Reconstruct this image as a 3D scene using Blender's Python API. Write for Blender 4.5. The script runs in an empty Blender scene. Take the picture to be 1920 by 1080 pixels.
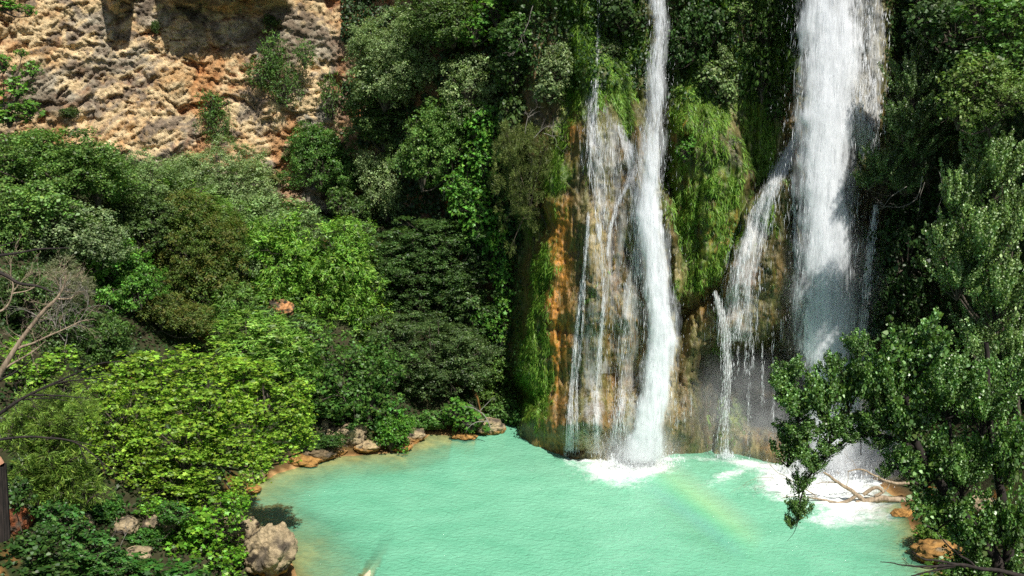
import bpy, math, random
import numpy as np
from mathutils import Vector, Matrix

# ------------------------------------------------------------------ camera, world, sun, exposure
scene = bpy.context.scene
COL = scene.collection
CAMZ, PITCH, F = 24.0, math.radians(12.0), 1868.0
SUN = np.array([0.252, -0.516, 0.816]); SUN /= np.linalg.norm(SUN)

cam_d = bpy.data.cameras.new('camera'); cam = bpy.data.objects.new('camera', cam_d); COL.objects.link(cam)
cam.location = (0, 0, CAMZ); cam.rotation_euler = (math.pi/2 - PITCH, 0, 0)
cam_d.sensor_width = 36; cam_d.lens = F/1920*36; cam_d.clip_end = 2000; cam_d.clip_start = 0.1
scene.camera = cam

world = bpy.data.worlds.new('World'); scene.world = world; world.use_nodes = True
wn = world.node_tree.nodes; wl = world.node_tree.links
sky = wn.new('ShaderNodeTexSky'); sky.sky_type = 'NISHITA'; sky.sun_disc = False
sky.sun_elevation = math.asin(SUN[2]); sky.sun_rotation = math.atan2(SUN[0], SUN[1])
wn['Background'].inputs['Strength'].default_value = 0.06
wl.new(sky.outputs[0], wn['Background'].inputs['Color'])

sl = bpy.data.lights.new('sun', 'SUN'); sl.energy = 5.0; sl.angle = math.radians(0.5); sl.color = (1.0, 0.955, 0.87)
so = bpy.data.objects.new('sun', sl); COL.objects.link(so)
so.rotation_euler = Vector(SUN).to_track_quat('Z', 'Y').to_euler(); so.location = (20, -40, 80)
scene.view_settings.view_transform = 'Standard'; scene.view_settings.look = 'None'
scene.view_settings.exposure = 0.25; scene.view_settings.gamma = 1; scene.view_settings.use_curve_mapping = False
scene.render.engine = 'CYCLES'
scene.cycles.transparent_max_bounces = 24; scene.cycles.max_bounces = 6
scene.cycles.diffuse_bounces = 3; scene.cycles.glossy_bounces = 2; scene.cycles.transmission_bounces = 3
scene.cycles.volume_bounces = 1; scene.cycles.volume_step_rate = 2.0; scene.cycles.volume_max_steps = 64
scene.cycles.use_denoising = False

RNG = np.random.default_rng(7)
random.seed(7)

# ------------------------------------------------------------------ maths helpers
CP, SP = math.cos(PITCH), math.sin(PITCH)
def P(px, py, Y):
    "world point(s) seen at photo pixel (px, py) at the distance Y"
    px = np.asarray(px, float); py = np.asarray(py, float)
    a = (px-960)/F; b = (540-py)/F
    dy = CP + b*SP; dz = -SP + b*CP
    t = Y/dy
    return np.stack(np.broadcast_arrays(a*t, Y + 0*t, CAMZ + dz*t), -1)
def PZ(px, py, z=0.0):
    b = (540-py)/F; dy = CP + b*SP; dz = -SP + b*CP
    return P(px, py, (z-CAMZ)/dz*dy)
def proj(p):
    p = np.asarray(p, float); q = p - np.array([0, 0, CAMZ])
    d = q[..., 1]*CP - q[..., 2]*SP; u = q[..., 1]*SP + q[..., 2]*CP
    return 960 + F*q[..., 0]/d, 540 - F*u/d
def S(a, b, x):
    t = np.clip((x-a)/(b-a), 0, 1); return t*t*(3-2*t)
def mpp(Y, py=540):
    "metres per photo pixel at distance Y"
    b = (540-py)/F; return Y/(CP + b*SP)/F

def _h(ix, iy, iz, seed):
    n = (ix*374761393 + iy*668265263 + iz*2147483647 + seed*974634777) & 0xffffffff
    n = ((n ^ (n >> 13))*1274126177) & 0xffffffff
    n = (n ^ (n >> 16)) & 0xffffffff
    return n/4294967295.0
def vnoise(p, seed=0):
    p = np.asarray(p, float); i = np.floor(p).astype(np.int64); f = p - i; f = f*f*f*(f*(f*6-15)+10)
    x, y, z = i[..., 0], i[..., 1], i[..., 2]; fx, fy, fz = f[..., 0], f[..., 1], f[..., 2]
    r = 0
    for a in (0, 1):
        for b in (0, 1):
            for c in (0, 1):
                w = (fx if a else 1-fx)*(fy if b else 1-fy)*(fz if c else 1-fz)
                r = r + w*_h(x+a, y+b, z+c, seed)
    return r*2-1
def fbm(p, octv=4, seed=0, gain=0.5):
    r = 0; a = 1; t = 0; p = np.asarray(p, float)
    for k in range(octv):
        r = r + a*vnoise(p*(2.03**k) + 17.3*k, seed+k); t += a; a *= gain
    return r/t
def billow(p, octv=4, seed=0, gain=0.5):
    r = 0; a = 1; t = 0; p = np.asarray(p, float)
    for k in range(octv):
        r = r + a*(np.abs(vnoise(p*(2.03**k) + 9.1*k, seed+k))*2-0.6); t += a; a *= gain
    return r/t
def cells(p, seed=0):
    "distance to nearest jittered cell point, and that cell's random value"
    p = np.asarray(p, float); i = np.floor(p).astype(np.int64)
    best = np.full(p.shape[:-1], 9.0); val = np.zeros(p.shape[:-1])
    for a in (-1, 0, 1):
        for b in (-1, 0, 1):
            for c in (-1, 0, 1):
                x, y, z = i[..., 0]+a, i[..., 1]+b, i[..., 2]+c
                q = np.stack([x+_h(x, y, z, seed), y+_h(x, y, z, seed+1), z+_h(x, y, z, seed+2)], -1)
                d = np.linalg.norm(p-q, axis=-1); m = d < best
                best = np.where(m, d, best); val = np.where(m, _h(x, y, z, seed+3), val)
    return best, val
def nrm(v):
    v = np.asarray(v, float); return v/np.maximum(np.linalg.norm(v, axis=-1, keepdims=True), 1e-9)
def lin(r, g, b):
    c = np.array([r, g, b], float)/255
    return np.where(c <= 0.04045, c/12.92, ((c+0.055)/1.055)**2.4)

# ------------------------------------------------------------------ mesh / object helpers
def raw_mesh(name, verts, loops, sizes, cols=None, smooth=False):
    me = bpy.data.meshes.new(name); verts = np.asarray(verts, np.float32)
    me.vertices.add(len(verts)); me.vertices.foreach_set('co', verts.ravel())
    loops = np.asarray(loops, np.int32).ravel(); sizes = np.asarray(sizes, np.int32)
    me.loops.add(len(loops)); me.loops.foreach_set('vertex_index', loops)
    me.polygons.add(len(sizes))
    st = np.zeros(len(sizes), np.int32); st[1:] = np.cumsum(sizes)[:-1]
    me.polygons.foreach_set('loop_start', st)
    me.update(calc_edges=True); me.validate()
    if cols is not None:
        for nm, c in cols.items():
            c = np.asarray(c, np.float32)
            at = me.attributes.new(nm, 'FLOAT_COLOR', 'POINT')
            if c.shape[1] == 3: c = np.concatenate([c, np.ones((len(c), 1), np.float32)], 1)
            at.data.foreach_set('color', c.ravel())
    if smooth: me.polygons.foreach_set('use_smooth', np.ones(len(sizes), bool))
    return me
def grid_faces(nr, nc):
    r, c = np.meshgrid(np.arange(nr-1), np.arange(nc-1), indexing='ij')
    a = r*nc + c
    return np.stack([a, a+nc, a+nc+1, a+1], -1).reshape(-1, 4)
def grid_mesh(name, V, cols=None, smooth=True, flip=False):
    nr, nc = V.shape[:2]; f = grid_faces(nr, nc)
    if flip: f = f[:, ::-1]
    if cols: cols = {k: c.reshape(nr*nc, -1) for k, c in cols.items()}
    return raw_mesh(name, V.reshape(-1, 3), f, np.full(len(f), 4), cols, smooth)
def link(name, data, parent=None, mat=None, kind=None):
    o = bpy.data.objects.new(name, data); COL.objects.link(o)
    if mat is not None and data is not None and not data.materials: data.materials.append(mat)
    if parent is not None: o.parent = parent
    if kind: o['kind'] = kind
    return o
def thing(name, label, cat, loc=(0, 0, 0), group=None):
    o = bpy.data.objects.new(name, None); COL.objects.link(o); o.location = loc
    o.empty_display_size = 0.3
    o['label'] = label; o['category'] = cat
    if group: o['group'] = group
    return o
def tag(o, label=None, cat=None, group=None, kind=None):
    if label: o['label'] = label
    if cat: o['category'] = cat
    if group: o['group'] = group
    if kind: o['kind'] = kind
    return o

class Tubes:
    def __init__(s): s.v = []; s.f = []; s.n = 0
    def add(s, pts, rad, sides=6):
        pts = np.asarray(pts, float); m = len(pts)
        rad = np.broadcast_to(np.asarray(rad, float), (m,)) if np.ndim(rad) else np.full(m, rad)
        t = np.gradient(pts, axis=0); t = nrm(t)
        ref = np.array([0.31, 0.2, 0.93]) if abs(t[0] @ np.array([0.31, 0.2, 0.93])) < 0.9 else np.array([1., 0, 0])
        u = nrm(np.cross(t, ref)); w = np.cross(t, u)
        a = np.arange(sides)/sides*2*math.pi
        ring = pts[:, None] + rad[:, None, None]*(np.cos(a)[None, :, None]*u[:, None] + np.sin(a)[None, :, None]*w[:, None])
        s.v.append(ring.reshape(-1, 3))
        i, j = np.meshgrid(np.arange(m-1), np.arange(sides), indexing='ij'); k = (j+1) % sides
        s.f.append((np.stack([i*sides+j, i*sides+k, (i+1)*sides+k, (i+1)*sides+j], -1).reshape(-1, 4)) + s.n)
        s.n += m*sides
    def mesh(s, name, mat=None):
        f = np.concatenate(s.f); me = raw_mesh(name, np.concatenate(s.v), f, np.full(len(f), 4), None, True)
        if mat: me.materials.append(mat)
        return me
def curve_pts(ctrl, n):
    "Catmull-Rom through the control points"
    c = np.asarray(ctrl, float)
    if len(c) == 2: return c[0] + (c[1]-c[0])*np.linspace(0, 1, n)[:, None]
    c = np.concatenate([[2*c[0]-c[1]], c, [2*c[-1]-c[-2]]]); m = len(c)-3
    t = np.linspace(0, m-1e-6, n); i = t.astype(int); f = (t-i)[:, None]
    p0, p1, p2, p3 = c[i], c[i+1], c[i+2], c[i+3]
    return 0.5*((2*p1)+(-p0+p2)*f+(2*p0-5*p1+4*p2-p3)*f**2+(-p0+3*p1-3*p2+p3)*f**3)

# ------------------------------------------------------------------ materials
def newmat(name):
    m = bpy.data.materials.new(name); m.use_nodes = True
    n = m.node_tree.nodes; l = m.node_tree.links; b = n['Principled BSDF']
    return m, n, l, b
def N(n, t, **kw):
    x = n.new(t)
    for k, v in kw.items():
        if k in x.inputs: x.inputs[k].default_value = v
        else: setattr(x, k, v)
    return x
def leaf_mat(name, spec=0.35, rough=0.45, trans=0.35, rust=None, painted_glint=False):
    m, n, l, b = newmat(name)
    oi = N(n, 'ShaderNodeObjectInfo'); at = N(n, 'ShaderNodeAttribute', attribute_name='tint')
    sep = N(n, 'ShaderNodeSeparateColor'); l.new(at.outputs['Color'], sep.inputs[0])
    v = N(n, 'ShaderNodeMath', operation='MULTIPLY_ADD'); l.new(sep.outputs[0], v.inputs[0]); v.inputs[1].default_value = 0.9; v.inputs[2].default_value = 0.5
    v2 = N(n, 'ShaderNodeMath', operation='MULTIPLY_ADD'); l.new(sep.outputs[1], v2.inputs[0]); v2.inputs[1].default_value = 0.9; v2.inputs[2].default_value = 0.58
    vv = N(n, 'ShaderNodeMath', operation='MULTIPLY'); l.new(v.outputs[0], vv.inputs[0]); l.new(v2.outputs[0], vv.inputs[1])
    hsv = N(n, 'ShaderNodeHueSaturation'); l.new(oi.outputs['Color'], hsv.inputs['Color']); l.new(vv.outputs[0], hsv.inputs['Value'])
    if painted_glint:  # glints painted into the colour: random leaves made paler and brighter
        pw = N(n, 'ShaderNodeMath', operation='POWER'); l.new(sep.outputs[0], pw.inputs[0]); pw.inputs[1].default_value = 4.0
        l.new(pw.outputs[0], v.inputs[0]); v.inputs[1].default_value = 1.5; v.inputs[2].default_value = 0.62
        sa = N(n, 'ShaderNodeMath', operation='MULTIPLY_ADD'); l.new(pw.outputs[0], sa.inputs[0]); sa.inputs[1].default_value = -0.45; sa.inputs[2].default_value = 1.0; l.new(sa.outputs[0], hsv.inputs['Saturation'])
    h = N(n, 'ShaderNodeMath', operation='MULTIPLY_ADD'); l.new(sep.outputs[2], h.inputs[0]); h.inputs[1].default_value = -0.045; h.inputs[2].default_value = 0.52
    l.new(h.outputs[0], hsv.inputs['Hue'])
    col = hsv.outputs[0]
    if rust is not None:
        mx = N(n, 'ShaderNodeMix', data_type='RGBA'); mx.inputs['B'].default_value = (*rust, 1)
        r = N(n, 'ShaderNodeMapRange'); l.new(sep.outputs[1], r.inputs[0]); r.inputs[1].default_value = 0.5; r.inputs[2].default_value = 0.8; r.inputs[4].default_value = 0.7
        l.new(r.outputs[0], mx.inputs['Factor']); l.new(col, mx.inputs['A']); col = mx.outputs['Result']
    l.new(col, b.inputs['Base Color']); b.inputs['Roughness'].default_value = rough
    b.inputs['Specular IOR Level'].default_value = spec
    tr = N(n, 'ShaderNodeBsdfTranslucent')
    ty = N(n, 'ShaderNodeMix', data_type='RGBA', blend_type='MULTIPLY'); ty.inputs['Factor'].default_value = 1
    l.new(col, ty.inputs['A']); ty.inputs['B'].default_value = (1.5, 1.7, 0.6, 1); l.new(ty.outputs['Result'], tr.inputs['Color'])
    mix = N(n, 'ShaderNodeMixShader'); mix.inputs[0].default_value = trans
    l.new(b.outputs[0], mix.inputs[1]); l.new(tr.outputs[0], mix.inputs[2])
    l.new(mix.outputs[0], n['Material Output'].inputs['Surface'])
    return m
LEAF = leaf_mat('leaf', trans=0.24)
LEAF_GLOSSY = leaf_mat('poplar_leaf', 0.5, 0.36, 0.24, painted_glint=True)
LEAF_RUST = leaf_mat('rusty_leaf', 0.3, 0.5, 0.3, rust=(0.135, 0.095, 0.022))

def bark_mat(name, c1, c2):
    m, n, l, b = newmat(name)
    tc = N(n, 'ShaderNodeTexCoord'); no = N(n, 'ShaderNodeTexNoise'); no.inputs['Scale'].default_value = 9; no.inputs['Detail'].default_value = 6
    mp = N(n, 'ShaderNodeMapping'); mp.inputs['Scale'].default_value = (1, 1, 0.25)
    l.new(tc.outputs['Object'], mp.inputs[0]); l.new(mp.outputs[0], no.inputs['Vector'])
    cr = N(n, 'ShaderNodeValToRGB'); cr.color_ramp.elements[0].color = (*c1, 1); cr.color_ramp.elements[1].color = (*c2, 1)
    cr.color_ramp.elements[0].position = 0.35; cr.color_ramp.elements[1].position = 0.68
    l.new(no.outputs[0], cr.inputs[0]); l.new(cr.outputs[0], b.inputs['Base Color']); b.inputs['Roughness'].default_value = 0.9
    bp = N(n, 'ShaderNodeBump'); bp.inputs['Distance'].default_value = 0.03; l.new(no.outputs[0], bp.inputs['Height']); l.new(bp.outputs[0], b.inputs['Normal'])
    return m
BARK = bark_mat('bark', (0.05, 0.04, 0.03), (0.13, 0.105, 0.08))
BARK_GREY = bark_mat('grey_bark', (0.16, 0.14, 0.12), (0.36, 0.33, 0.29))
BARK_DEAD = bark_mat('dead_wood', (0.22, 0.165, 0.11), (0.46, 0.36, 0.25))
BARK_DARK = bark_mat('dark_bark', (0.015, 0.012, 0.01), (0.04, 0.03, 0.025))

def rock_mat(name, rough=0.85, spec=0.3, bump=0.06, scale=2.2, wet=False, var=0.45):
    m, n, l, b = newmat(name)
    at = N(n, 'ShaderNodeAttribute', attribute_name='col'); tc = N(n, 'ShaderNodeTexCoord')
    n1 = N(n, 'ShaderNodeTexNoise'); n1.inputs['Scale'].default_value = scale; n1.inputs['Detail'].default_value = 10; n1.inputs['Roughness'].default_value = 0.7
    mp = N(n, 'ShaderNodeMapping')
    mp.inputs['Scale'].default_value = (1, 1, 0.3) if wet else (1, 1, 1.5)
    l.new(tc.outputs['Object'], mp.inputs[0]); l.new(mp.outputs[0], n1.inputs['Vector'])
    mr = N(n, 'ShaderNodeMapRange'); l.new(n1.outputs[0], mr.inputs[0]); mr.inputs[1].default_value = 0.3; mr.inputs[2].default_value = 0.7
    mr.inputs[3].default_value = 1-var; mr.inputs[4].default_value = 1+var
    mx = N(n, 'ShaderNodeMix', data_type='RGBA', blend_type='MULTIPLY'); mx.inputs['Factor'].default_value = 1
    l.new(at.outputs['Color'], mx.inputs['A']); l.new(mr.outputs[0], mx.inputs['B']); res = mx.outputs['Result']
    if wet:
        for sc, cc, lo, hi, am in (((8, 8, 0.22), (0.045, 0.060, 0.015), 0.50, 0.66, 0.75), ((11, 11, 0.3), (0.40, 0.33, 0.20), 0.56, 0.72, 0.55), ((6, 6, 3.5), (0.03, 0.022, 0.012), 0.56, 0.70, 0.7)):
            ms = N(n, 'ShaderNodeMapping'); ms.inputs['Scale'].default_value = sc; ms.inputs['Location'].default_value = (sc[2]*7, 3, 1); l.new(tc.outputs['Object'], ms.inputs[0])
            ns = N(n, 'ShaderNodeTexNoise'); ns.inputs['Scale'].default_value = 1; ns.inputs['Detail'].default_value = 5; ns.inputs['Distortion'].default_value = 0.3; l.new(ms.outputs[0], ns.inputs['Vector'])
            rs = N(n, 'ShaderNodeMapRange'); l.new(ns.outputs[0], rs.inputs[0]); rs.inputs[1].default_value = lo; rs.inputs[2].default_value = hi; rs.inputs[4].default_value = am
            xs_ = N(n, 'ShaderNodeMix', data_type='RGBA'); l.new(rs.outputs[0], xs_.inputs['Factor']); l.new(res, xs_.inputs['A']); xs_.inputs['B'].default_value = (*cc, 1); res = xs_.outputs['Result']
    l.new(res, b.inputs['Base Color'])
    n2 = N(n, 'ShaderNodeTexNoise'); n2.inputs['Scale'].default_value = scale*3.5; n2.inputs['Detail'].default_value = 8; n2.inputs['Roughness'].default_value = 0.75
    l.new(mp.outputs[0], n2.inputs['Vector'])
    ad = N(n, 'ShaderNodeMath', operation='ADD'); l.new(n1.outputs[0], ad.inputs[0]); l.new(n2.outputs[0], ad.inputs[1])
    bp = N(n, 'ShaderNodeBump'); bp.inputs['Distance'].default_value = bump; bp.inputs['Strength'].default_value = 1.0
    l.new(ad.outputs[0], bp.inputs['Height']); l.new(bp.outputs[0], b.inputs['Normal'])
    b.inputs['Roughness'].default_value = rough; b.inputs['Specular IOR Level'].default_value = spec
    return m
LIMESTONE = rock_mat('limestone', 0.9, 0.2, 0.15, 4.0, False, 0.5)
TUFA = rock_mat('wet_tufa', 0.38, 0.5, 0.07, 2.4, True, 0.4)
SOIL = rock_mat('soil', 0.95, 0.1, 0.06, 1.5)
BOULDER = rock_mat('boulder_rock', 0.85, 0.25, 0.09, 3.0, False, 0.6)

def water_white(name, sx=9.0, sz=0.75, k=3.2, col=(0.93, 0.96, 1.0), amax=0.97):
    "falling white water: streaks thinned by the attribute dens"
    m, n, l, b = newmat(name)
    at = N(n, 'ShaderNodeAttribute', attribute_name='dens'); sp = N(n, 'ShaderNodeSeparateColor'); l.new(at.outputs['Color'], sp.inputs[0])
    tc = N(n, 'ShaderNodeTexCoord'); mp = N(n, 'ShaderNodeMapping'); mp.inputs['Scale'].default_value = (sx, sx, sz); l.new(tc.outputs['Object'], mp.inputs[0])
    n1 = N(n, 'ShaderNodeTexNoise'); n1.inputs['Scale'].default_value = 1; n1.inputs['Detail'].default_value = 7; n1.inputs['Roughness'].default_value = 0.62; n1.inputs['Distortion'].default_value = 0.4
    l.new(mp.outputs[0], n1.inputs['Vector'])
    mp2 = N(n, 'ShaderNodeMapping'); mp2.inputs['Scale'].default_value = (1.9, 1.9, 0.7); l.new(tc.outputs['Object'], mp2.inputs[0])
    n2 = N(n, 'ShaderNodeTexNoise'); n2.inputs['Scale'].default_value = 1; n2.inputs['Detail'].default_value = 5; n2.inputs['Roughness'].default_value = 0.65
    l.new(mp2.outputs[0], n2.inputs['Vector'])
    a = N(n, 'ShaderNodeMath', operation='ADD'); l.new(n1.outputs[0], a.inputs[0]); l.new(n2.outputs[0], a.inputs[1])      # about 1.0 +- 0.3
    c = N(n, 'ShaderNodeMath', operation='MULTIPLY_ADD'); l.new(sp.outputs[0], c.inputs[0]); c.inputs[1].default_value = 1.0; c.inputs[2].default_value = -1.5
    d = N(n, 'ShaderNodeMath', operation='ADD'); l.new(a.outputs[0], d.inputs[0]); l.new(c.outputs[0], d.inputs[1])
    e = N(n, 'ShaderNodeMath', operation='MULTIPLY', use_clamp=True); l.new(d.outputs[0], e.inputs[0]); e.inputs[1].default_value = k
    f = N(n, 'ShaderNodeMath', operation='MULTIPLY'); l.new(e.outputs[0], f.inputs[0]); f.inputs[1].default_value = amax
    df = N(n, 'ShaderNodeBsdfDiffuse'); df.inputs['Color'].default_value = (*col, 1)
    bp = N(n, 'ShaderNodeBump'); bp.inputs['Distance'].default_value = 0.12; bp.inputs['Strength'].default_value = 0.5; l.new(a.outputs[0], bp.inputs['Height']); l.new(bp.outputs[0], df.inputs['Normal'])
    tl = N(n, 'ShaderNodeBsdfTranslucent'); tl.inputs['Color'].default_value = (*col, 1)
    mi = N(n, 'ShaderNodeMixShader'); mi.inputs[0].default_value = 0.18; l.new(df.outputs[0], mi.inputs[1]); l.new(tl.outputs[0], mi.inputs[2])
    tp = N(n, 'ShaderNodeBsdfTransparent'); mo = N(n, 'ShaderNodeMixShader')
    l.new(f.outputs[0], mo.inputs[0]); l.new(tp.outputs[0], mo.inputs[1]); l.new(mi.outputs[0], mo.inputs[2])
    l.new(mo.outputs[0], n['Material Output'].inputs['Surface'])
    return m
FALLS = water_white('falling_water', 8.0, 0.5, 1.9)
FILM = water_white('thin_water', 12.0, 0.22, 1.4, (0.90, 0.91, 0.90), 0.62)
md, n_, l_, b_ = newmat('droplets'); b_.inputs['Base Color'].default_value = (0.93, 0.96, 1, 1); b_.inputs['Roughness'].default_value = 0.25
b_.inputs['Specular IOR Level'].default_value = 0.6
DROPS = md
MISTY = water_white('water_veil', 5.0, 0.35, 0.9, (0.93, 0.96, 1.0), 0.5)

# ------------------------------------------------------------------ terrain functions
shore_px = [(560, 1085), (545, 1050), (520, 1010), (455, 975), (450, 935), (490, 905), (520, 888), (585, 868), (640, 856), (700, 852), (740, 848),
            (775, 836), (805, 815), (870, 818), (900, 822), (955, 812), (1000, 840), (1060, 858), (1150, 858), (1250, 856), (1330, 852),
            (1430, 866), (1520, 884), (1620, 895), (1680, 930), (1708, 990), (1745, 1050), (1790, 1110), (1790, 1230), (1500, 1275), (700, 1275), (420, 1215), (500, 1130)]
SHORE = np.array([PZ(a, b)[:2] for a, b in shore_px])
def pool_dist(x, y):
    "signed distance to the shoreline, positive on land"
    p = np.stack([x, y], -1); d = np.full(x.shape, 1e9); inside = np.zeros(x.shape, bool)
    a = SHORE; b = np.roll(SHORE, -1, 0)
    for i in range(len(a)):
        e = b[i]-a[i]; w = p-a[i]; t = np.clip((w@e)/(e@e), 0, 1)
        d = np.minimum(d, np.linalg.norm(w-t[..., None]*e, axis=-1))
        c = ((a[i, 1] > p[..., 1]) != (b[i, 1] > p[..., 1]))
        xi = (b[i, 0]-a[i, 0])*(p[..., 1]-a[i, 1])/((b[i, 1]-a[i, 1]) or 1e-9) + a[i, 0]
        inside ^= c & (p[..., 0] < xi)
    return np.where(inside, -d, d)
def ground_h(x, y):
    x = np.asarray(x, float); y = np.asarray(y, float)
    d = pool_dist(x, y)
    sl = np.interp(x, [-6, -1, 24, 28, 34], [1.06, 0.10, 0.10, 0.75, 0.9])
    near = S(50, 38, y); sl = sl*(1-near) + near*np.where(x < -8, 0.50, np.where(x > 15, 0.62, 0.6))
    p = np.stack([x, y, 0*x], -1)
    nz = fbm(p*0.22, 4, 11)*1.5 + fbm(p*0.9, 3, 12)*0.35
    land = 0.18*S(0, 0.6, d) + sl*np.maximum(d-0.5, 0) + nz*S(0.3, 5, d)*np.minimum(sl, 1)
    land = np.minimum(land, np.interp(x, [-36, -28, -20, -12], [19.0, 17.0, 14.0, 12.5]) + 0.6*nz*S(30, 50, y) + np.where(y < 45, 6*S(45, 20, y), 0))
    cap = np.hypot(x, y); land = np.where(cap < 14, np.minimum(land, 20.5), land)
    bed = -0.03 + np.where(x < -4, 0.13, 0.26)*np.minimum(d, 0) + 0.35*np.minimum(d+3, 0) + fbm(p*0.7, 3, 14)*0.12*S(0, -1, d)
    bed = np.maximum(bed, -3.5)
    zone = (x > -2.5) & (x < 23.5) & (y > 57.3)
    land = np.where(zone, np.minimum(land, -0.9), land); bed = np.where(zone, np.minimum(bed, -0.9), bed)
    return np.where(d > 0, land, bed)

def lime_Y(px, py, detail=True):
    px = np.asarray(px, float); py = np.asarray(py, float)
    Y = np.interp(px, [-400, -100, 100, 350, 600, 700, 760, 850, 950, 1050, 1150], [66, 74, 77.5, 79.5, 80.5, 79, 75.5, 72.5, 70.5, 69.5, 69])
    Y = Y + 0.006*(300-py)*S(760, 600, px)*0.5
    p = P(px, py, Y)
    qx = px + 30*fbm(p*0.3, 2, 5); win = S(290, 345, qx)*S(565, 530, qx) + 0.75*S(178, 196, qx)*S(245, 226, qx)
    Y = Y - 3.4*win*S(28, -35, py + 22*fbm(p*0.5, 2, 8)) - 1.2*S(0, -120, py)
    rib = S(470, 500, px)*S(580, 530, px)*S(20, 140, py); Y = Y - 1.0*rib*0.6
    if detail:
        w = p + fbm(p*0.5, 2, 77)[..., None]*0.9
        w = w + fbm(p*2.2, 3, 78)[..., None]*0.25
        Y = Y - 0.8*fbm(w*0.22, 3, 21) - 0.22*billow(w*np.array([1.5, 1.2, 2.6]), 4, 22, 0.66)
        c, _ = cells(w*np.array([2.2, 1.9, 3.2]), 31); Y = Y + 0.22*(c-0.5)
        c, v = cells(w*np.array([4.2, 4, 6.0]), 32); Y = Y + 0.16*(c-0.5) + 0.10*(v-0.5)
        Y = Y - 0.13*fbm(w*5.0, 3, 33) - 0.07*np.abs(fbm(w*9.0, 2, 34))
        pk = S(0.22, 0.50, fbm(w*np.array([1.4, 1.2, 2.6]), 3, 25)); Y = Y + 0.30*pk
        pk = S(0.30, 0.60, fbm(w*np.array([0.5, 0.5, 1.1]), 2, 26)); Y = Y + 0.40*pk - 0.30*billow(w*np.array([0.12, 0.1, 0.75]), 3, 27)
    return Y

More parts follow.
